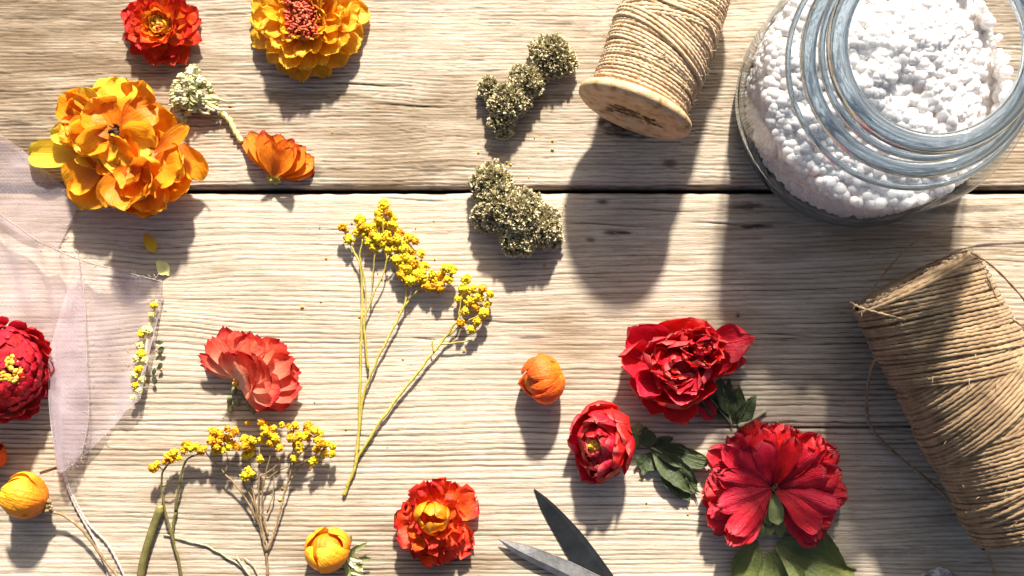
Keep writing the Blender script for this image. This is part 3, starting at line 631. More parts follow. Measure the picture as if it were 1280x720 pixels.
for k, (x, y) in enumerate(((-10, -12), (-16, -24), (-6, -26), (2, -18), (8, -28), (-14, -34), (14, -36))):
    mesh('green_bud', *blob((x, y, 8), 4.2, 2, .15, 1.5, k, (.8, 1.4, .9))[:2], M['sepal'], t)
settle(t)
OX, OY = 335, 600
t = thing('golden_sprig', 'brown forked sprig crowned with small golden orange blossoms under the coral flower', 'dried flower', OX, OY)
stems(t, 'stem_b', [(lp([(335, 724), (334, 700), (334, 689)], 3, 5), 2.3, 2.1), (lp([(334, 690), (326, 655), (305, 615), (285, 590), (271, 574), (262, 560)], 5, 22), 2.0, 1.0),
    (lp([(334, 690), (345, 660), (356, 625), (363, 600), (372, 575), (392, 552)], 5, 22), 2.0, 1.1), (lp([(330, 675), (323, 640), (318, 600), (315, 560), (305, 545)], 6, 24), 1.8, 1.0),
    (lp([(333, 680), (326, 640), (328, 600), (330, 556)], 6, 24), 1.6, 1.0), (lp([(336, 670), (330, 630), (336, 590), (345, 560)], 6, 24), 1.5, 1.0), (lp([(326, 655), (318, 625), (308, 600), (312, 585)], 7, 20), 1.2, .9),
    (lp([(363, 600), (380, 580), (398, 566), (412, 556)], 12, 22), 1.2, .8), (lp([(318, 600), (335, 590), (352, 578), (362, 560)], 14, 24), 1.3, .8), (lp([(285, 590), (290, 570), (285, 548)], 16, 24), 1.2, .8), (lp([(330, 600), (350, 588), (372, 578), (395, 570)], 14, 20), 1.1, .7), (lp([(363, 602), (368, 570), (376, 545)], 12, 24), 1.2, .8), (lp([(336, 640), (344, 610), (346, 585)], 8, 16), 1.3, .8)])
rs = random.Random(77)
pts = [(rs.uniform(268, 412), 0) for _ in range(80)]
for i, (x, _) in enumerate(pts):
    y = 541 + 10 * ((x - 340) / 75) ** 2 + rs.uniform(-16, 16); blossom(t, 'gold' if i % 3 else 'yellow', x - OX, OY - y, 26 + rs.uniform(-5, 8), rs.uniform(3.2, 6.0), 400 + i, n=8)
for i, (x, y) in enumerate(((315, 585), (312, 592), (320, 590), (292, 552), (345, 552), (352, 549), (313, 567), (318, 564), (412, 553), (420, 556), (419, 565), (408, 566), (398, 572), (395, 575), (372, 571), (330, 572), (283, 558), (276, 562))):
    blossom(t, 'yellow', x - OX, OY - y, 22, rs.uniform(4, 6.5), 500 + i, n=7)
settle(t)
OX, OY = 230, 640
t = thing('drooping_sprig', 'olive sprig with a drooping row of small yellow blossoms left of the golden sprig', 'dried flower', OX, OY)
stems(t, 'stem_o', [(lp([(229, 726), (222, 690), (214, 655), (208, 625), (207, 600), (211, 584), (222, 574)], 3, 24), 2.3, 1.3), (lp([(221, 640), (226, 612), (232, 588), (240, 572), (262, 562)], 6, 24), 2.3, 1.2), (lp([(208, 608), (215, 604), (222, 594), (232, 586)], 14, 24), 1.0, .8), (lp([(211, 584), (204, 580), (199, 582)], 22, 22), 1.4, .8), (lp([(221, 640), (217, 668), (228, 726)], 6, 3), 2.3, 2.1)])
for i, (x, y, r) in enumerate(((199, 582, 6), (204, 577, 4), (219, 568, 6.5), (225, 564, 6), (222, 573, 5), (231, 570, 4), (240, 554, 6), (246, 558, 6), (237, 561, 5), (252, 556, 4.5), (258, 562, 5.5), (262, 558, 4), (213, 575, 3.5))):
    blossom(t, 'yellow' if i % 2 else 'gold', x - OX, OY - y, 24, r, 600 + i)
settle(t)
t = thing('cut_stem', 'thick olive green stem with a cut upper end at the bottom left', 'stem', 190, 680)
A = Acc(); P = spline([(-14, -50, 5), (-9, -20, 5.5), (1, 14, 6), (13, 47, 7)], 16); A.add(*capped(P, np.linspace(4.8, 5.4, 16), 12)); A.build('stem', M['stem_o'], t)
V, F, U = blob((13.1, 47.3, 7), 4.6, 2, .1, 2, 3, (1, .35, 1)); mesh('cut_end', V, F, M['stem_y'], t); settle(t)
t = thing('pale_twig', 'thin pale bleached twig at the bottom edge below the golden sprig', 'twig', 280, 695)
def lq(L, ox, oy, z0, z1=None):
    z1 = z0 if z1 is None else z1; n = len(L); return [(x - ox, oy - y, z0 + (z1 - z0) * i / max(n - 1, 1)) for i, (x, y) in enumerate(L)]
stems(t, 'stem_p', [(lq([(205, 668), (231, 675), (258, 682), (280, 694), (302, 708), (318, 728)], 280, 695, 3), 1.0, 1.9), (lq([(296, 696), (304, 706), (316, 722)], 280, 695, 5), 1.8, 2.2), (lq([(306, 696), (318, 708), (326, 728)], 280, 695, 4), .8, 1.6)]); settle(t)

# ------------------------------------------------------------------ buds
def closed_bud(t, c, r, mat, seed, n=9, tilt=(0, 0), sq=(1, 1, 1), calyx=None):
    """petals wrapped over a ball"""
    bloom(t, [dict(n=4, L=r * 2.9, W=r * 2.3, r0=r * .05, z0=0, e0=4, curl=172, cup=1.0, crinkle=.035, tip=.5, base=.5, widest=.5, nu=18, nv=13, var=.08, ej=5, cv=.06, sharp=2.0),
              dict(n=3, L=r * 2.75, W=r * 2.3, r0=r * .05, z0=1.5, e0=4, curl=172, cup=1.0, crinkle=.035, tip=.5, base=.5, widest=.5, nu=18, nv=13, var=.08, ej=5, cv=.06, sharp=2.0)], mat, seed=seed, center=c, tilt=tilt, scale=sq)
    V, F, U = blob((0, 0, r * .93), r * .9, 3, .03, 1.5, seed)
    V = V * np.array(sq); ta, tt = R(tilt[0]), R(tilt[1]); V = tiltm(V, (-math.sin(ta), math.cos(ta), 0), tt) + np.array(c)
    mesh('bud_core', V, F, M[mat], t, uv=np.stack([U[:, 0], U[:, 0] * 0 + .4], -1))
t = thing('bud', 'loose round orange bud left of the red roses', 'bud', 677, 471)
closed_bud(t, (22, 8, 6), 24, 'p_bud', 5, tilt=(205, 62), sq=(1.05, 1, 1.12)); settle(t)
t = thing('bud', 'yellow orange bud with a long brown stem at the lower left', 'bud', 40, 618)
closed_bud(t, (30, -6, 16), 22, 'p_budyellow', 15, tilt=(165, 78), sq=(1.05, 1.05, 1.3))
lumps('calyx', t, 'stem_b', (26, -10, 16), 9, 30, 2.4, 9)
stems(t, 'stem_b', [(lq([(62, 630), (72, 637), (88, 643), (108, 660), (122, 680), (140, 705), (158, 728)], 40, 618, 14, 3), 2.4, 2.0)]); settle(t)
t = thing('bud', 'yellow bud with pale green leaflets at the bottom edge, left of the carnation', 'bud', 415, 690)
closed_bud(t, (6, -12, 12), 22, 'p_budyellow', 25, tilt=(110, 55), sq=(1.05, 1, 1.15))
for i in range(16):
    rs = random.Random(900 + i); a = R(rs.uniform(-70, 70)); V, F, U = petal(rs.uniform(16, 30), 7, rs.uniform(0, 40), -10, cup=.9, crinkle=.08, tip=.9, seed=i, nu=7, nv=5)
    mesh('leaflet', rotz(V, a) + np.array([20 + rs.uniform(-3, 6), -14 + rs.uniform(-12, 16), 6]), F, M['cream' if i % 2 else 'sepal'], t, uv=U)
settle(t)
t = thing('bud', 'small orange bud cut by the left edge of the frame', 'bud', -12, 572)
closed_bud(t, (0, 0, 0), 17, 'p_bud', 35, tilt=(30, 20)); settle(t)

# ------------------------------------------------------------------ flame carnation
t = thing('carnation', 'flame red ruffled carnation with golden heart, left of the scissors', 'flower', 547, 648)
bloom(t, [dict(n=8, L=52, W=46, r0=2, z0=6, e0=6, curl=14, cup=.5, ruffle=.12, crinkle=.12, jag=.07, tip=-.3, nu=13, nv=13, widest=.85, sharp=4),
          dict(n=8, L=44, W=38, r0=2, z0=10, e0=28, curl=8, cup=.6, ruffle=.14, crinkle=.13, jag=.08, tip=-.2, nu=13, nv=13, widest=.85, sharp=4),
          dict(n=7, L=36, W=30, r0=2, z0=14, e0=48, curl=6, cup=.8, ruffle=.15, crinkle=.13, jag=.07, nu=12, nv=11, widest=.85, sharp=4),
          ], 'p_flame', seed=62, scale=(.9, 1.02, 1))
bloom(t, [dict(n=6, L=52, W=42, r0=2, z0=18, e0=20, curl=130, cup=1.2, ruffle=.04, crinkle=.06, nu=13, nv=11, var=.06)], 'p_orange', seed=63, center=(-2, 8, 0), name='heart_petal')
lumps('heart_core', t, 'p_bud', (-2, 8, 24), 13, 26, 4, 3)
bloom(t, [dict(n=5, L=34, W=20, r0=2, z0=24, e0=18, curl=60, cup=1.0, ruffle=.1, crinkle=.1)], 'p_bud', seed=64, center=(-8, -12, 0), name='heart_petal'); settle(t)

# ------------------------------------------------------------------ left red strawflower
t = thing('strawflower', 'dark red tightly layered strawflower at the left edge on the sheer ribbon', 'flower', 36, 462)
bloom(t, [dict(n=24, L=26, W=17, r0=36, z0=6, e0=40, curl=50, cup=.7, ruffle=.05, crinkle=.06, tip=.4),
          dict(n=24, L=25, W=16, r0=38, z0=14, e0=64, curl=50, cup=.7, ruffle=.05, crinkle=.06, tip=.4),
          dict(n=24, L=24, W=15, r0=37, z0=23, e0=84, curl=55, cup=.7, ruffle=.05, crinkle=.06, tip=.4),
          dict(n=22, L=22, W=14, r0=34, z0=32, e0=102, curl=50, cup=.7, ruffle=.05, crinkle=.06, tip=.4),
          dict(n=19, L=20, W=13, r0=29, z0=40, e0=118, curl=45, cup=.7, ruffle=.05, crinkle=.06, tip=.4),
          dict(n=15, L=17, W=12, r0=22, z0=46, e0=135, curl=35, cup=.7, ruffle=.05, crinkle=.06, tip=.4)], 'p_crimson', seed=71, tilt=(0, 42), center=(-30, 0, 10), scale=(1.3, 1.36, 1.15))
V, F, U = blob((0, 0, 26), 34, 3, .05, 1.5, 2, (1.3, 1.36, .9)); V = tiltm(V, (0, 1, 0), R(42)) + np.array([-30, 0, 10]); mesh('flower_head', V, F, M['p_crimson'], t, uv=U * 0)
A = Acc(); rs = random.Random(3)
for i in range(46):
    a = rs.uniform(0, 6.28); q = rs.random() ** .5; V, F, U = blob((q * 14 * math.cos(a), q * 18 * math.sin(a), 58 + 5 * (1 - q)), rs.uniform(2.2, 4), 1, .3, 1.5, i)
    A.add(tiltm(V, (0, 1, 0), R(42)) + np.array([-30, 0, 10]), F, U)
A.build('flower_centre', M['centre'], t); settle(t)

# ------------------------------------------------------------------ red roses
t = thing('rose', 'red rose with a pointed petal on its right, uppermost of the three red flowers', 'flower', 850, 458)
bloom(t, [dict(n=7, L=70, W=76, r0=2, z0=4, e0=0, curl=62, cup=1.0, ruffle=.06, crinkle=.08, tip=.1, nu=15, nv=13, widest=.75),
          dict(n=7, L=68, W=66, r0=2, z0=8, e0=22, curl=66, cup=1.1, ruffle=.07, crinkle=.08, tip=.1, nu=15, nv=13, widest=.75),
          dict(n=6, L=60, W=56, r0=2, z0=12, e0=38, curl=62, cup=1.3, ruffle=.07, crinkle=.08, tip=.1, nu=14, nv=13, widest=.75),
          dict(n=6, L=52, W=44, r0=3, z0=14, e0=56, curl=50, cup=1.4, ruffle=.07, crinkle=.09, nu=12, nv=11, widest=.75)], 'p_rose', seed=81, center=(-10, 2, 0), scale=(1.14, .84, 1), tilt=(40, 8))
bloom(t, [dict(n=8, L=40, W=36, r0=3, z0=34, e0=30, curl=60, cup=1.2, ruffle=.12, crinkle=.13, nu=12, nv=11), dict(n=7, L=32, W=30, r0=2, z0=42, e0=40, curl=90, cup=1.3, ruffle=.12, crinkle=.13, nu=11, nv=9), dict(n=6, L=24, W=26, r0=1, z0=46, e0=50, curl=110, cup=1.3, ruffle=.12, crinkle=.13, nu=11, nv=9)], 'p_rose', seed=82, center=(16, 12, 0), scale=(1.1, .95, 1), tilt=(60, 15))
bloom(t, [dict(n=5, L=44, W=44, r0=3, z0=36, e0=14, curl=40, cup=1.0, ruffle=.10, crinkle=.12, arc=(150, 320))], 'p_rose', seed=83, center=(-8, 4, 0))
for (x, y, z, az, L_, W_, e_, c_) in ((26, 24, 22, 10, 66, 54, 6, -4), (24, 14, 12, -8, 58, 50, 0, 10), (-4, -38, 14, -80, 36, 50, 0, 25), (22, -36, 8, -60, 36, 24, 0, -10), (-28, -34, 12, -110, 28, 40, 0, 25), (-30, -4, 26, -130, 52, 44, 20, 50), (0, -10, 30, -100, 48, 52, 22, 40)):
    V, F, U = petal(L_, W_, e_, c_, cup=.8, ruffle=.04, crinkle=.06, tip=1.3 if az > -20 else .5, nu=14, nv=11, seed=int(az + 400), sharp=1.6 if az > -20 else 2.2)
    mesh('petal', rotz(V, R(az)) + np.array([x, y, z]), F, M['p_rose'], t, uv=U)
mesh('bloom_core', *blob((-2, 4, 30), 26, 3, .06, 1.5, 9, (1.2, 1, .7))[:2], M['p_rose'], t)
settle(t)
t = thing('rose', 'small round red rose with a yellow eye, left of the three red flowers', 'flower', 758, 548)
bloom(t, [dict(n=8, L=64, W=62, r0=3, z0=4, e0=4, curl=112, cup=1.0, ruffle=.05, crinkle=.07, tip=.2, nu=15, nv=13, widest=.7, var=.05, ej=4, cv=.08),
          dict(n=8, L=64, W=54, r0=3, z0=8, e0=22, curl=112, cup=1.0, ruffle=.06, crinkle=.08, tip=.2, nu=15, nv=13, widest=.7, var=.06, ej=4, cv=.1),
          dict(n=8, L=56, W=46, r0=4, z0=12, e0=40, curl=100, cup=1.1, ruffle=.08, crinkle=.09, tip=.2, nu=13, nv=11, widest=.7, var=.08, ej=5),
          dict(n=8, L=48, W=34, r0=7, z0=16, e0=58, curl=76, cup=1.2, ruffle=.09, crinkle=.1, nu=12, nv=11)], 'p_rose', seed=91, tilt=(195, 26), center=(8, 2, 4), scale=(1.06, 1.22, 1.05))
V, F, U = blob((2, 0, 26), 24, 3, .05, 1.5, 9, (1, 1.1, .8)); mesh('bloom_core', V, F, M['p_rose'], t, uv=U * 0 + .3)
lumps('flower_centre', t, 'centre', (-18, -4, 54), 9, 30, 2.4, 17)
for i in range(7):
    V, F, U = petal(24, 10, 10, -20, cup=.6, crinkle=.1, seed=i + 70); mesh('sepal', rotz(V, R(-60 + i * 15)) + np.array([24, 6, 8]), F, M['sepal'], t, uv=U)
settle(t)
t = thing('red_flower', 'wide crimson flower with long folded petals, lowest of the three red flowers', 'flower', 962, 606)
i = 0
for lay, (n, L0, W0, z0, e0, cu) in enumerate(((15, 84, 44, 9, 3, 6), (14, 80, 38, 16, 12, -4), (10, 70, 32, 22, 22, -16))):
    for k in range(n):
        rs = random.Random(1000 + lay * 50 + k); a = -62 + (304) * (k + .5 + rs.uniform(-.15, .15)) / n
        stretch = .88 + .14 * abs(math.cos(R(a))) + (.06 if math.sin(R(a)) < 0 else 0)
        V, F, U = petal(L0 * stretch * rs.uniform(.92, 1.06), W0 * rs.uniform(.85, 1.15), e0 + rs.uniform(-4, 4), cu + rs.uniform(-6, 6), cup=rs.uniform(-.9, .9) or .5, ruffle=.10, crinkle=.06, jag=.05, tip=.15, base=.14, widest=.74, sharp=3.5, nu=15, nv=11, seed=i, fold=rs.choice((-.5, .5)))
        mesh('petal', rotz(V, R(a)) + np.array([2 * math.cos(R(a)), 2 * math.sin(R(a)), z0]), F, M['p_crimson'], t, uv=U); i += 1
lumps('flower_centre', t, 'dark', (2, 0, 20), 8, 22, 1.8, 31)
for k, (az, L_, W_, z_) in enumerate(((-84, 42, 26, 18), (-96, 44, 22, 12), (-100, 60, 26, 8), (-78, 58, 24, 10))):
    V, F, U = petal(L_, W_, 4, -6, cup=1.2, crinkle=.09, tip=.5, seed=k + 30, nu=11, nv=9); mesh('sepal', rotz(V, R(az)) + np.array([0, -6, z_]), F, M['sepal'], t, uv=U)
settle(t)

def leaf(label, px, py, pieces, mat, stem=None, smat='stem_p'):
    t = thing('leaf', label, 'leaf', px, py)
    for k, (x, y, z, az, L_, W_, e_, c_) in enumerate(pieces):
        V, F, U = petal(L_, W_, e_, c_, cup=.5, ruffle=.06, crinkle=.09, jag=.05, tip=1.2, base=.15, widest=.45, sharp=1.5, nu=18, nv=11, seed=int(px + k), fold=.25)
        mesh('blade', rotz(V, R(az)) + np.array([x, y, z]), F, M[mat], t, uv=U)
    if stem: stems(t, smat, stem)
    settle(t)
leaf('dark green leaves with a pale stalk between the upper rose and the wide crimson flower', 915, 505,
     [(5, -18, 4, 118, 60, 24, 8, 5), (6, -22, 3, 88, 46, 20, 6, 0), (8, -24, 4, 60, 40, 20, 10, -10), (0, -20, 3, 145, 56, 22, 5, 5), (-6, -2, 5, 165, 40, 18, 10, 0), (2, -24, 3, 100, 60, 16, 14, 5)], 'leaf',
     [([(8, -28, 5), (24, -20, 6), (42, -8, 5)], 3.6, 3.0), ([(0, -30, 4), (-8, 0, 9), (-12, 20, 12)], 1.6, 1.2), ([(-2, -24, 4), (-20, -2, 9), (-34, 14, 10)], 1.6, 1.0)])
leaf('crumpled dark green leaf between the small round rose and the wide crimson flower', 835, 580,
     [(-20, 18, 6, -42, 78, 36, 6, -4), (-22, 20, 5, -14, 78, 30, 4, 0), (-22, 14, 3, -110, 30, 34, 5, 0), (-24, 20, 7, 100, 30, 22, 12, 0), (-8, 4, 4, -55, 60, 30, 2, 0), (-20, 20, 4, 30, 30, 18, 6, 0)], 'leaf', [([(-30, 24, 5), (0, 12, 8), (30, 6, 6)], 2.0, 1.4)])
leaf('broad olive green leaf under the wide crimson flower at the bottom edge', 990, 700,
     [(-20, 20, 6, -22, 104, 80, 4, -4), (-30, 10, 4, -70, 84, 64, 2, 0), (-46, 26, 4, -112, 70, 40, 3, 0)], 'leaf2')

# ------------------------------------------------------------------ scissors
t = thing('scissors', 'open dark steel scissors with a lighter crossing blade at the bottom edge', 'scissors', 700, 690)
def blade(name, left, right, zlo, zhi, ridge, mat, z_ridge):
    """a blade given by its two edge lines, tip first; the ridge line runs between them"""
    n = 24; Lf = spline([(x - 700, 690 - y, 0) for x, y in left], n); Rt = spline([(x - 700, 690 - y, 0) for x, y in right], n)
    rows = []
    for w, z in ((0, zlo + .6), (ridge, z_ridge), (.93, z_ridge - .2), (1, zhi - 1.0), (1, zlo), (0, zlo)):
        P = Lf * (1 - w) + Rt * w; s = np.minimum(1, np.linspace(0.05, 4, n)); P[:, 2] = zlo + (z - zlo) * s; rows.append(P)
    V = np.stack(rows, 1); nv = 6
    F = [list(map(int, f)) for f in grid_faces(n, nv, True)] + [list(range(nv))[::-1], [(n - 1) * nv + k for k in range(nv)]]
    return mesh(name, V.reshape(-1, 3), F, M[mat], t, smooth=False)
blade('blade', [(667, 611), (677, 637), (694, 668), (712, 699), (740, 735), (762, 760)], [(668.5, 611), (686, 624), (707, 644), (728, 667), (751, 697), (778, 735), (796, 762)], 1, 6, .80, 'blade_dark', 5)
b2 = blade('blade', [(623, 673), (646, 692), (698, 719), (740, 742), (762, 752)], [(624, 672.4), (663, 681), (706, 697.5), (750, 718.5), (790, 738), (800, 746)], 6.5, 13, .34, 'steel', 12)
b2['label'] = 'lighter worn steel blade'
for k, (c, d) in enumerate((((838, 850), (1, 1)), ((888, 800), (1, .4)))):
    c = np.array([c[0] - 700, 690 - c[1], 10.0]); ang = (-60, -22)[k]
    th = np.linspace(0, 2 * PI, 60); ring = np.stack([46 * np.cos(th), 27 * np.sin(th), 0 * th], -1); ring = rotz(ring, R(ang)) + c
    A = Acc(); A.add(*tube(ring, 7, 10)); A.add(*capped(spline([(72, -48, 9), tuple(c + np.array([-46 * math.cos(R(ang)), -46 * math.sin(R(ang)), 0]))], 12), 8, 10)); A.build('handle', M['handle'], t)
mesh('pivot_screw', *blob((76, -52, 16), 9, 3, 0, 1, 0, (1, 1, .35))[:2], M['steel'], t); settle(t, 1.2)

# ------------------------------------------------------------------ twine
def frame_cyl(A0, A1):
    A0 = np.array(A0, float); A1 = np.array(A1, float); ax = norm(A1 - A0); up = np.array([0, 0, 1.0]); side = norm(np.cross(ax, up)); nn = np.cross(side, ax)
    return A0, A1, ax, side, nn
def wind(A0, A1, Rf, phi, zz, dr, tr, seg=7, lobes=2, pitch=12, amp=.2):
    """twine wound round an axis: Rf(z01) surface radius, phi angles, zz 0..1 position, dr radial lift"""
    A0, A1, ax, side, nn = frame_cyl(A0, A1)
    rad = Rf(zz) + dr
    Nn = np.cos(phi)[:, None] * side + np.sin(phi)[:, None] * nn
    P = A0 + zz[:, None] * (A1 - A0) + Nn * rad[:, None]
    return tube(P, tr, seg, N=Nn, lobes=lobes, pitch=pitch, amp=amp)
def tri(x): x = np.mod(x, 1); return np.where(x < .5, 2 * x, 2 - 2 * x)

def rings(A, P0, P1, Rf, z0, z1, slope, step, lift, tr, phi0=PI / 2, pitch=11, amp=.2, seed=0):
    """parallel turns of twine, tilted by slope degrees where they cross the top of the roll"""
    L = np.linalg.norm(P1 - P0); rs = random.Random(seed); n = int((z1 - z0) * L / step)
    for k in range(n):
        zc = z0 + (z1 - z0) * (k + .5 + rs.uniform(-.18, .18)) / n; r0 = float(Rf(np.array(zc))); a = math.tan(R(slope + rs.uniform(-1.1, 1.1))) * r0 / L
        ph = np.linspace(0, 2 * PI, int(2 * PI * r0 / 3.6)); zz = zc + a * np.sin(ph - phi0) + .12 / L * step * np.sin(ph * 3 + rs.uniform(0, 6))
        zz = .008 + .984 * np.clip(.5 + (zz - .5) , 0, 1)
        A.add(*wind(P0, P1, Rf, ph, zz, lift + rs.uniform(-.4, .5) + .35 * np.sin(ph * 2 + rs.uniform(0, 6)), tr * rs.uniform(.92, 1.08), pitch=pitch, amp=amp))
# jute roll on the right
JA, JB = at(1141, 352, 80), at(1297, 646, 80)
base = np.array([JA[0], JA[1], 0]); JA = JA - base; JB = JB - base; Lr = np.linalg.norm(JB - JA)
t = bpy.data.objects.new('twine_roll', None); COL.objects.link(t); t.location = Vector(base) * K
tag(t, 'big roll of brown jute twine lying at the right edge below the jar', 'twine')
RJ = lambda z: 72 + 3 * z + 3 * np.sin(z * PI) + .8 * np.sin(z * 14 + 1)
A = Acc()
turns = int(Lr / 5.4); ph = np.arange(0, turns * 2 * PI, 4.0 / 75); A.add(*wind(JA, JB, RJ, ph, ph / ph[-1], -3, 3.2))
lift = 3.0
for k_, (za, zb, sl, lf) in enumerate(((0, 1, -4, 0), (0.30, .72, -15, 1.6), (.62, 1.02, 9, 2.6), (-.06, .40, 17, 3.4), (.44, .58, -17, 4.2), (.22, .30, 20, 5.0), (.80, .88, -8, 4.4))):
    rings(A, JA, JB, RJ, za, zb, sl, 4.9, lf, 2.4, seed=k_ + 40)
A.build('wound_twine', M['jute'], t)
# spiralled end faces and core
for e, (P0, sgn) in enumerate(((JA, -1), (JB, 1))):
    A0_, _, ax, side, nn = frame_cyl(JA, JB); ph = np.arange(0, 2 * PI * 9, .07); rr = 22 + ph / ph[-1] * 52
    Pp = P0 + ax * sgn * 0.5 + rr[:, None] * (np.cos(ph)[:, None] * side + np.sin(ph)[:, None] * nn) + (ax * sgn)[None, :] * (1.5 * np.sin(ph * .37))[:, None]
    A = Acc(); A.add(*tube(Pp, 3.4, 7, N=np.tile(ax, (len(Pp), 1)), lobes=2, pitch=12)); A.build('end_coil', M['jute'], t)
ph = np.linspace(0, 2 * PI, 40)
A = Acc(); A.add(*capped(spline([JA, JB], 12), 64, 40)); A.build('core', M['jute'], t)
rs = random.Random(5); A = Acc(); A0_, A1_, ax, side, nn = frame_cyl(JA, JB)
for i in range(110):
    z = rs.random(); p = rs.uniform(-.2, 3.4); d = math.cos(p) * side + math.sin(p) * nn; tg = -math.sin(p) * side + math.cos(p) * nn
    c = JA + (JB - JA) * z + d * (RJ(z) + lift * .8 + 1); l = rs.uniform(4, 12); w = rs.uniform(-1, 1)
    A.add(*capped(spline([c, c + tg * l * .5 * (1 if w > 0 else -1) + d * rs.uniform(1, 4), c + tg * l * (1 if w > 0 else -1) + d * rs.uniform(2, 9) + ax * rs.uniform(-6, 6)], 5), .38, 4))
A.build('loose_fibres', M['hemp'], t)
def strand(L_, r=1.5, name='loose_strand'):
    Q = spline(np.array(L_, float) - np.array([base[0], base[1], 0]), 80)
    A = Acc(); A.add(*capped(Q, r * (1 + .25 * np.sin(np.arange(80) * .5)), 6, lobes=2, pitch=9, amp=.25)); A.build(name, M['jute'], t)
strand([at(1172, 360, 158), at(1140, 385, 140), at(1112, 420, 105), at(1088, 462, 40), at(1082, 515, 12), at(1096, 545, 5), at(1128, 575, 6), at(1165, 606, 12), at(1200, 640, 30)], 1.9)
strand([at(1082, 372, 60), at(1110, 335, 40), at(1140, 305, 30), at(1178, 286, 20), at(1225, 284, 10), at(1300, 287, 5)], 1.0)
strand([at(1212, 316, 130), at(1235, 330, 120), at(1262, 356, 60), at(1300, 400, 10)], 1.4)
strand([at(1232, 345, 140), at(1250, 385, 130), at(1268, 402, 120), at(1300, 425, 90)], 1.3)
strand([at(1062, 378, 90), at(1075, 385, 110), at(1100, 392, 130), at(1130, 400, 155)], 1.5)
strand([at(1222, 672, 40), at(1232, 690, 12), at(1248, 730, 4)], 2.4)
settle(t, 0.3)

# pale spool at the top
FA, FB = at(790, 146, 74), at(872, -60, 74)
base2 = np.array([FA[0], FA[1], 0]); FA = FA - base2; FB = FB - base2; FB[2] = 52
A0_, A1_, ax, side, nn = frame_cyl(FA, FB); Ls = np.linalg.norm(FB - FA)
t = thing('twine_spool', 'wooden spool wound with pale twine, its round flange facing the camera, left of the jar', 'spool', 0, 0)
t.location = Vector(base2) * K
def lathe_axis(prof, O, ax, side, nn, seg=96):
    th = np.linspace(0, 2 * PI, seg, endpoint=False); V = []
    for r, z in prof:
        V.append(O + ax * z + r * (np.cos(th)[:, None] * side + np.sin(th)[:, None] * nn))
    return np.concatenate(V), grid_faces(len(prof), seg, True)
def flange(O, sgn, r, name):
    V, F = lathe_axis([(0.01, 4 * sgn), (12, 4 * sgn), (14, 0.5 * sgn), (r * .8, 0), (r * .93, 1.2 * sgn), (r * .985, 4 * sgn), (r, 8 * sgn), (r * .985, 12 * sgn), (r * .93, 15 * sgn), (r * .5, 18 * sgn), (.01, 18 * sgn)], O, ax, side, nn)
    return mesh(name, V, F, M['spoolwood'], t)
fl = flange(FA, 1, 71, 'flange'); flange(FB, -1, 62, 'flange')
A = Acc()      # dark scorched scratches across the flange face
rs = random.Random(2)
for i in range(22):
    y0 = rs.uniform(-16, 16); x0 = rs.uniform(-34, 26); l = rs.uniform(4, 16)
    P = [FA - ax * .3 + side * (x0 + l * f) + nn * (y0 + 2 * math.sin(f * 3 + i)) for f in (0, .5, 1)]
    A.add(*capped(spline(P, 6), rs.uniform(.5, 1.3), 5))
A.build('scorch_mark', M['stem_b'], fl)
A = Acc(); A.add(*capped(spline([FA + ax * 6, FB - ax * 6], 8), 40, 32)); A.build('core', M['spoolwood'], t)
RS = lambda z: 50 + 3 * np.sin(z * PI) + 3 * np.clip((z - .1) * 3, 0, 1) - 9 * z + 6
P0, P1 = FA + ax * 17, FB - ax * 17
A = Acc(); Lw = Ls - 34; ph = np.arange(0, int(Lw / 5.0) * 2 * PI, 4.0 / 52); A.add(*wind(P0, P1, RS, ph, ph / ph[-1], -2.4, 3.0, pitch=9, amp=.25))
for k_, (za, zb, sl, lf) in enumerate(((0, 1, -3, 0), (.0, .26, 3, 2.0), (.22, .62, 14, 2.6), (.5, 1.0, -10, 3.4), (.34, .44, 20, 4.6))):
    rings(A, P0, P1, RS, za, zb, sl, 4.5, lf, 2.3, pitch=8, amp=.22, seed=k_ + 60)
rings(A, P0, P1, RS, .3, .95, 16, 60, 5.2, 2.3, pitch=8, amp=.22, seed=88)
A.build('wound_twine', M['hemp'], t)
A = Acc()
for i in range(300):
    z = rs.random(); p = rs.uniform(-.2, 3.4); d = math.cos(p) * side + math.sin(p) * nn; tg = -math.sin(p) * side + math.cos(p) * nn; s_ = rs.choice((-1, 1))
    c = P0 + (P1 - P0) * z + d * (RS(z) + 4); l = rs.uniform(4, 11)
    A.add(*capped(spline([c, c + tg * l * .5 * s_ + d * 2, c + tg * l * s_ + d * rs.uniform(2, 6) + ax * rs.uniform(-4, 4)], 5), .35, 4))
A.build('loose_fibres', M['hemp'], t); settle(t, 0.3)

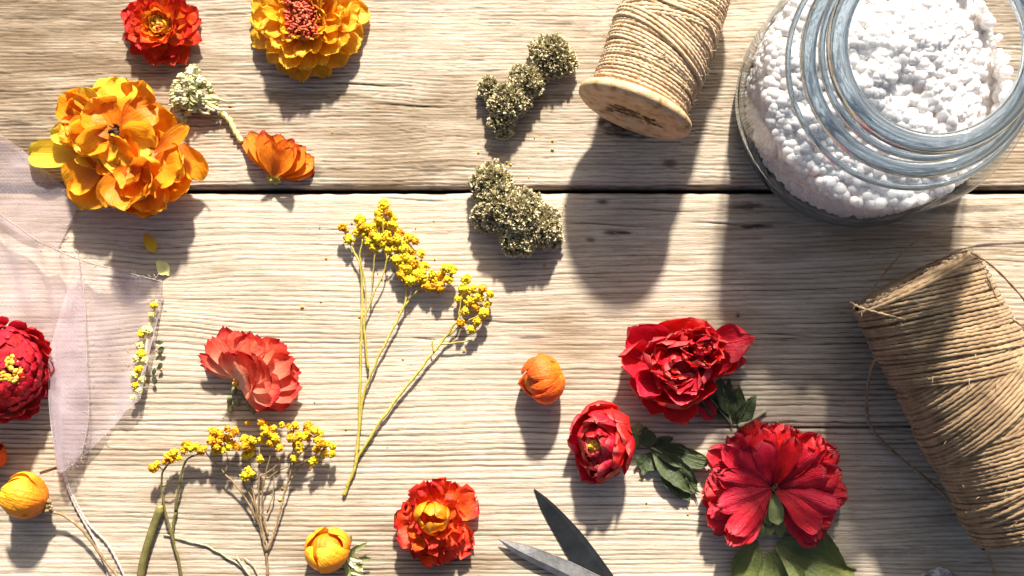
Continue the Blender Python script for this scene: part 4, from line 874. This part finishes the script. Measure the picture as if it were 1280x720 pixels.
# ------------------------------------------------------------------ jar of salt
JX, JY = 1069, 133
t = thing('glass_jar', 'open clear glass jar with a ribbed neck, holding white salt, at the top right', 'jar', JX, JY)
def lathe(name, prof, mat, parent, seg=160, closed=True):
    th = np.linspace(0, 2 * PI, seg, endpoint=False); V = np.concatenate([np.stack([r * np.cos(th), r * np.sin(th), z + 0 * th], -1) for r, z in prof]); n = len(prof)
    F = grid_faces(n, seg, True)
    if closed:
        j = np.arange(seg); F = np.vstack([F, np.stack([(n - 1) * seg + j, j, (j + 1) % seg, (n - 1) * seg + (j + 1) % seg], -1)])
    return mesh(name, V, F, M[mat], parent)
def sm(prof, n=60, closed=True):
    P = np.array([(r, z, 0) for r, z in prof], float)
    if closed: P = np.vstack([P, P[0]])
    Q = spline(P, n); return [(max(a, .01), b) for a, b, _ in (Q[:-1] if closed else Q)]
def ring_prof(rc, zc, a, b, n=20, sq=1.0):
    return [(rc + a * math.copysign(abs(math.cos(q)) ** sq, math.cos(q)), zc + b * math.copysign(abs(math.sin(q)) ** sq, math.sin(q))) for q in [2 * PI * i / n for i in range(n)]]
nk = lathe('neck', sm([(134, 221), (131, 233), (124, 244), (116, 252), (111, 262), (107, 274), (105, 286), (104, 298), (102, 306)], 50, False), 'thin', t, closed=False)
lathe('rim', ring_prof(97, 313, 10.5, 11, 36, .8), 'glass', nk)
lathe('thread_ridge', ring_prof(107.5, 291, 3.6, 4.2), 'glass', nk)
lathe('thread_ridge', ring_prof(116, 266, 8.5, 7, 28), 'glass', nk)
lathe('thread_ridge', ring_prof(131, 237, 3.2, 3.4), 'glass', nk)
lathe('heel', sm([(0.01, 1.5), (60, 1.5), (122, 0.6), (138, 1.2), (148, 6), (152.5, 15), (153, 28), (151.5, 38), (149, 40), (145, 34), (141, 24), (134, 14), (110, 9), (50, 9), (0.01, 9)], 80), 'glass', t)
lathe('body', sm([(151.6, 39.5), (152.5, 60), (152.5, 150), (151, 185), (145, 207), (134, 220.6)], 40, False), 'thin', t, closed=False)
t.location.z = 0.2 * K

A = Acc(); rs = random.Random(11)
th = np.linspace(0, 2 * PI, 72, endpoint=False); prof = [(.01, 11), (122, 14), (132, 28), (136, 60), (136, 88), (134, 98), (124, 116), (100, 136), (50, 149), (.01, 152)]
V = np.concatenate([np.stack([r * np.cos(th), r * np.sin(th), z + 8 * np.cos(th - 2.6) * (z > 120)], -1) for r, z in prof]); Fq = grid_faces(len(prof), 72, True)
F = np.vstack([Fq[:, [0, 1, 2]], Fq[:, [0, 2, 3]]])
V[:, 2] -= np.where(V[:, 2] > 90, np.maximum(0, V[:, 0] - 40) ** 1.5 * .035, 0)
A.add(V, F)
for i in range(3400):
    if i < 2200:
        q = math.sqrt(rs.random()) * 138; a = rs.uniform(0, 6.28); x, y = q * math.cos(a), q * math.sin(a)
        z = 160 - 20 * (q / 136) ** 2.4 + 11 * math.cos(a - 2.6) + 5 * mnoise.noise(Vector((x * .03, y * .03, 1))) + rs.uniform(-2.5, 1.5); r = rs.uniform(5.6, 8.2); z -= max(0, x - 40) ** 1.5 * .035
    else:
        a = rs.uniform(0, 6.28); z = rs.uniform(16, 142); r = rs.uniform(4, 8); rr_ = (144 if z > 34 else 134) - r; x, y = rr_ * math.cos(a), rr_ * math.sin(a)
    if math.hypot(x, y) + r > 145: f = (145 - r) / math.hypot(x, y); x *= f; y *= f
    V, F, U = blob((x, y, z), r, 2, .07, 1.5, i, (rs.uniform(.88, 1.12), rs.uniform(.88, 1.12), rs.uniform(.85, 1.05))); A.add(V, F, U)
o = A.build('salt', M['salt'], None, loc=at(JX, JY)); tag(o, 'coarse white salt crystals heaped inside the glass jar', 'salt', kind='stuff')

# ------------------------------------------------------------------ sheer ribbon
t = thing('ribbon', 'sheer pale lavender ribbon with frayed edges lying folded at the left edge', 'ribbon', 60, 400)
def sheet(name, Aedge, Bedge, nu=70, nv=50, wave=2.2, z=3.0, seed=0, lift=None):
    Q0 = spline([(x - 60, 400 - y, 0) for x, y in Aedge], nu); Q1 = spline([(x - 60, 400 - y, 0) for x, y in Bedge], nu); w = np.linspace(0, 1, nv)[None, :, None]
    V = Q0[:, None, :] * (1 - w) + Q1[:, None, :] * w
    for i in range(nu):
        for j in range(nv):
            p = Vector((V[i, j, 0] * .018, V[i, j, 1] * .009, seed)); V[i, j, 2] = z + wave * (1 + mnoise.noise(p) * 1.6) + .7 * mnoise.noise(p * 5) + (lift(i / (nu - 1), j / (nv - 1)) if lift else 0)
    V[..., 2] = np.maximum(V[..., 2], 1.2)
    mesh(name, V.reshape(-1, 3), grid_faces(nu, nv), M['cloth'], t)
    return V
V1 = sheet('cloth_layer', [(-90, 225), (-30, 246), (0, 262), (50, 298), (84, 315), (112, 327), (160, 340), (208, 353)], [(-90, 470), (-30, 475), (20, 480), (62, 500), (80, 585), (112, 566), (146, 530), (181, 498)], wave=6, z=2, seed=1, lift=lambda a, b: 3.5 + 4.5 * math.sin(a * 17 + b * 4) * (.3 + b) + 2.5 * math.sin(a * 43 - b * 7) + 9 * math.exp(-((a - .62) / .09) ** 2) + 10 * math.exp(-((b) / .1) ** 2))
V2 = sheet('cloth_layer', [(68, 440), (68, 480), (70, 520), (76, 560), (84, 588)], [(104, 320), (112, 380), (116, 450), (117, 520), (108, 566)], nu=50, nv=24, wave=5, z=12, seed=5)
V3 = sheet('cloth_layer', [(-90, 130), (-30, 148), (0, 166), (40, 196), (70, 222), (101, 255)], [(-90, 250), (-30, 262), (5, 280), (34, 296), (54, 302), (73, 310)], nu=50, nv=30, wave=4, z=2, seed=9)
def edge_thread(P, r=.7):
    A = Acc(); A.add(*tube(P, r, 5)); A.build('hem_thread', M['thread'], t)
edge_thread(V1[:, 0, :] + [0, 0, .5], .5); edge_thread(V2[:, -1, :] + [0, 0, .5], .6); edge_thread(V3[-1, :, :] + [0, 0, .5], .5); edge_thread(V2[:, 0, :] + [0, 0, .3], .4); edge_thread(V1[-1, :, :] + [0, 0, .3], .4)
A = Acc(); rs = random.Random(6)
for E in (V1[:, 0], V3[-1, :], V2[:, -1], V1[-1], V2[-1], V1[40:, -1], V3[:, 0]):
    for k in range(max(14, len(E) // 2)):
        p = E[rs.randrange(len(E))]; a = rs.uniform(0, 6.28); l = rs.uniform(3, 10) * (1.6 if rs.random() < .12 else 1)
        A.add(*capped(spline([p, p + np.array([l * .5 * math.cos(a), l * .5 * math.sin(a), 1]), p + np.array([l * math.cos(a + .5), l * math.sin(a + .5), 0])], 5), .3, 4))
A.build('frayed_threads', M['thread'], t); settle(t, 0.6)

t = thing('thread', 'pale cream doubled thread running from the ribbon tail down past the yellow orange bud', 'thread', 100, 620)
for L_ in ([(66, 490), (70, 540), (80, 592), (92, 625), (105, 650), (122, 680), (132, 705), (138, 728)], [(66, 500), (72, 545), (82, 594), (96, 628), (112, 655), (134, 678), (148, 702), (160, 728)]):
    A = Acc(); A.add(*capped(spline(lq(L_, 100, 620, 4), 120), 1.7, 7, lobes=2, pitch=8, amp=.25)); A.build('strand', M['thread'], t)
settle(t)
t = thing('thread', 'thin dark thread leaving the ribbon tip toward the yellow orange bud', 'thread', 80, 580)
A = Acc(); A.add(*capped(spline(lq([(108, 562), (96, 572), (84, 580), (68, 584), (50, 590)], 80, 580, 2.5), 60), .9, 6)); A.build('strand', M['stem_b'], t); settle(t)

# little yellow sprig on the ribbon, and two fallen petals
OX, OY = 182, 445
t = thing('small_yellow_sprig', 'short sprig of bright yellow blossoms lying on the ribbon edge', 'dried flower', OX, OY)
stems(t, 'paleyellow', [(lp([(200, 375), (190, 410), (183, 450), (172, 503)], 16, 14), 1.8, 1.3)])
for i, (x, y, r) in enumerate(((197, 382, 4.5), (193, 394, 4), (186, 412, 5), (181, 418, 5.5), (191, 413, 4.5), (179, 432, 5), (181, 442, 6), (175, 448, 5.5), (186, 450, 5), (178, 462, 6), (172, 468, 5), (182, 474, 5), (174, 482, 5), (178, 488, 4.5), (171, 496, 4))):
    blossom(t, 'yellow' if i % 3 == 0 else 'paleyellow', x - OX, OY - y, 18, r, 800 + i, n=7)
for i, (x, y) in enumerate(((196, 428), (199, 438), (197, 450), (200, 462), (194, 470), (196, 480))):
    V, F, U = petal(10, 6, 10, -20, cup=.6, crinkle=.1, seed=i, nu=6, nv=5); mesh('leaflet', rotz(V, R(20 * i)) + np.array([x - OX, OY - y, 12]), F, M['leaf'], t, uv=U)
settle(t, 6)
for (x, y, az, L_, W_, m_, lab) in ((182, 292, -62, 28, 16, 'p_yelloworange', 'fallen yellow petal in the shade just below the big orange bloom'), (197, 326, -50, 24, 18, 'paleyellow', 'pale yellow petal scrap in the sun at the corner of the ribbon')):
    V, F, U = petal(L_, W_, 4, -4, cup=.6, crinkle=.05, tip=.8, seed=x); V = rotz(V, R(az)); V[:, 2] -= V[:, 2].min() - .6
    o = mesh('fallen_petal', V, F, M[m_], None, uv=U, loc=at(x, y)); tag(o, lab, 'petal')

A = Acc(); rs = random.Random(21)
for i in range(130):
    c_ = rs.choice(((470, 330, 90), (340, 575, 70), (245, 130, 50), (650, 180, 70), (180, 450, 40), (560, 400, 300), (850, 560, 120)))
    p = at(c_[0] + rs.gauss(0, c_[2] * .5), c_[1] + rs.gauss(0, c_[2] * .4)); V, F, U = blob((p[0], p[1], .6), rs.uniform(.6, 1.7), 1, .4, 1.5, i, (rs.uniform(.6, 1.8), rs.uniform(.6, 1.4), .5)); A.add(V, F, U)
o = A.build('crumbs', M['gold'], None); tag(o, 'tiny dried plant crumbs strewn over the wood around the flowers', 'crumbs', kind='stuff')

# small glassy stone at the bottom right
V, F, U = blob((0, 0, 14), 24, 4, .12, 1.6, 44, (1.05, .7, .6)); V[:, 2] -= V[:, 2].min() - .4
m, nt, out = newmat('grey_quartz'); tc = N_(nt, 'ShaderNodeTexCoord'); n = tex_noise(nt, tc.outputs['Object'], .09 / K, 5, .7).outputs['Fac']
p = N_(nt, 'ShaderNodeBsdfPrincipled'); nt.links.new(ramp(nt, n, [(0.38, (.12, .13, .14)), (0.5, (.4, .41, .42)), (0.62, (.8, .8, .8))]).outputs[0], p.inputs['Base Color']); p.inputs['Roughness'].default_value = .15
p.inputs['Transmission Weight'].default_value = .3; nt.links.new(bump(nt, n, 4), p.inputs['Normal']); nt.links.new(p.outputs[0], out.inputs[0])
o = mesh('stone', V, F, m, None, loc=at(1170, 724)); tag(o, 'small glossy grey and white stone at the bottom edge beside the jute roll', 'stone')

# ------------------------------------------------------------------ camera, light
cam = bpy.data.cameras.new('camera'); co = bpy.data.objects.new('camera', cam); COL.objects.link(co); SC.camera = co
co.location = ((NX - 640) * K, (360 - NY) * K, H * K); cam.shift_x = (640 - NX) / 1280; cam.shift_y = (NY - 360) / 1280; cam.sensor_width = 36; cam.lens = 36 * H / 1280; cam.clip_start = 0.01; cam.clip_end = 50
SD = Vector((0.13, 1.0, 0.64)).normalized()     # towards the sun
sun = bpy.data.lights.new('sun', 'SUN'); so = bpy.data.objects.new('sun', sun); COL.objects.link(so)
sun.energy = 5.0; sun.angle = R(3.2); sun.color = (1, 0.94, 0.86)
so.rotation_euler = SD.to_track_quat('Z', 'Y').to_euler()
w = bpy.data.worlds.new('World'); SC.world = w; w.use_nodes = True; nt = w.node_tree
bg = nt.nodes['Background']; sky = nt.nodes.new('ShaderNodeTexSky'); sky.sky_type = 'NISHITA'; sky.sun_disc = False
sky.sun_elevation = math.asin(SD.z); sky.sun_rotation = math.atan2(SD.x, SD.y); sky.dust_density = 4.0; sky.air_density = 0.8; sky.ozone_density = 0.6
nt.links.new(sky.outputs[0], bg.inputs[0]); bg.inputs[1].default_value = 0.055
SC.view_settings.view_transform = 'Standard'; SC.view_settings.look = 'None'; SC.view_settings.exposure = 1.33; SC.view_settings.gamma = 1
SC.cycles.use_denoising = True
SC.cycles.max_bounces = 20; SC.cycles.transmission_bounces = 14; SC.cycles.transparent_max_bounces = 24; SC.cycles.diffuse_bounces = 12
SC.cycles.sample_clamp_indirect = 6
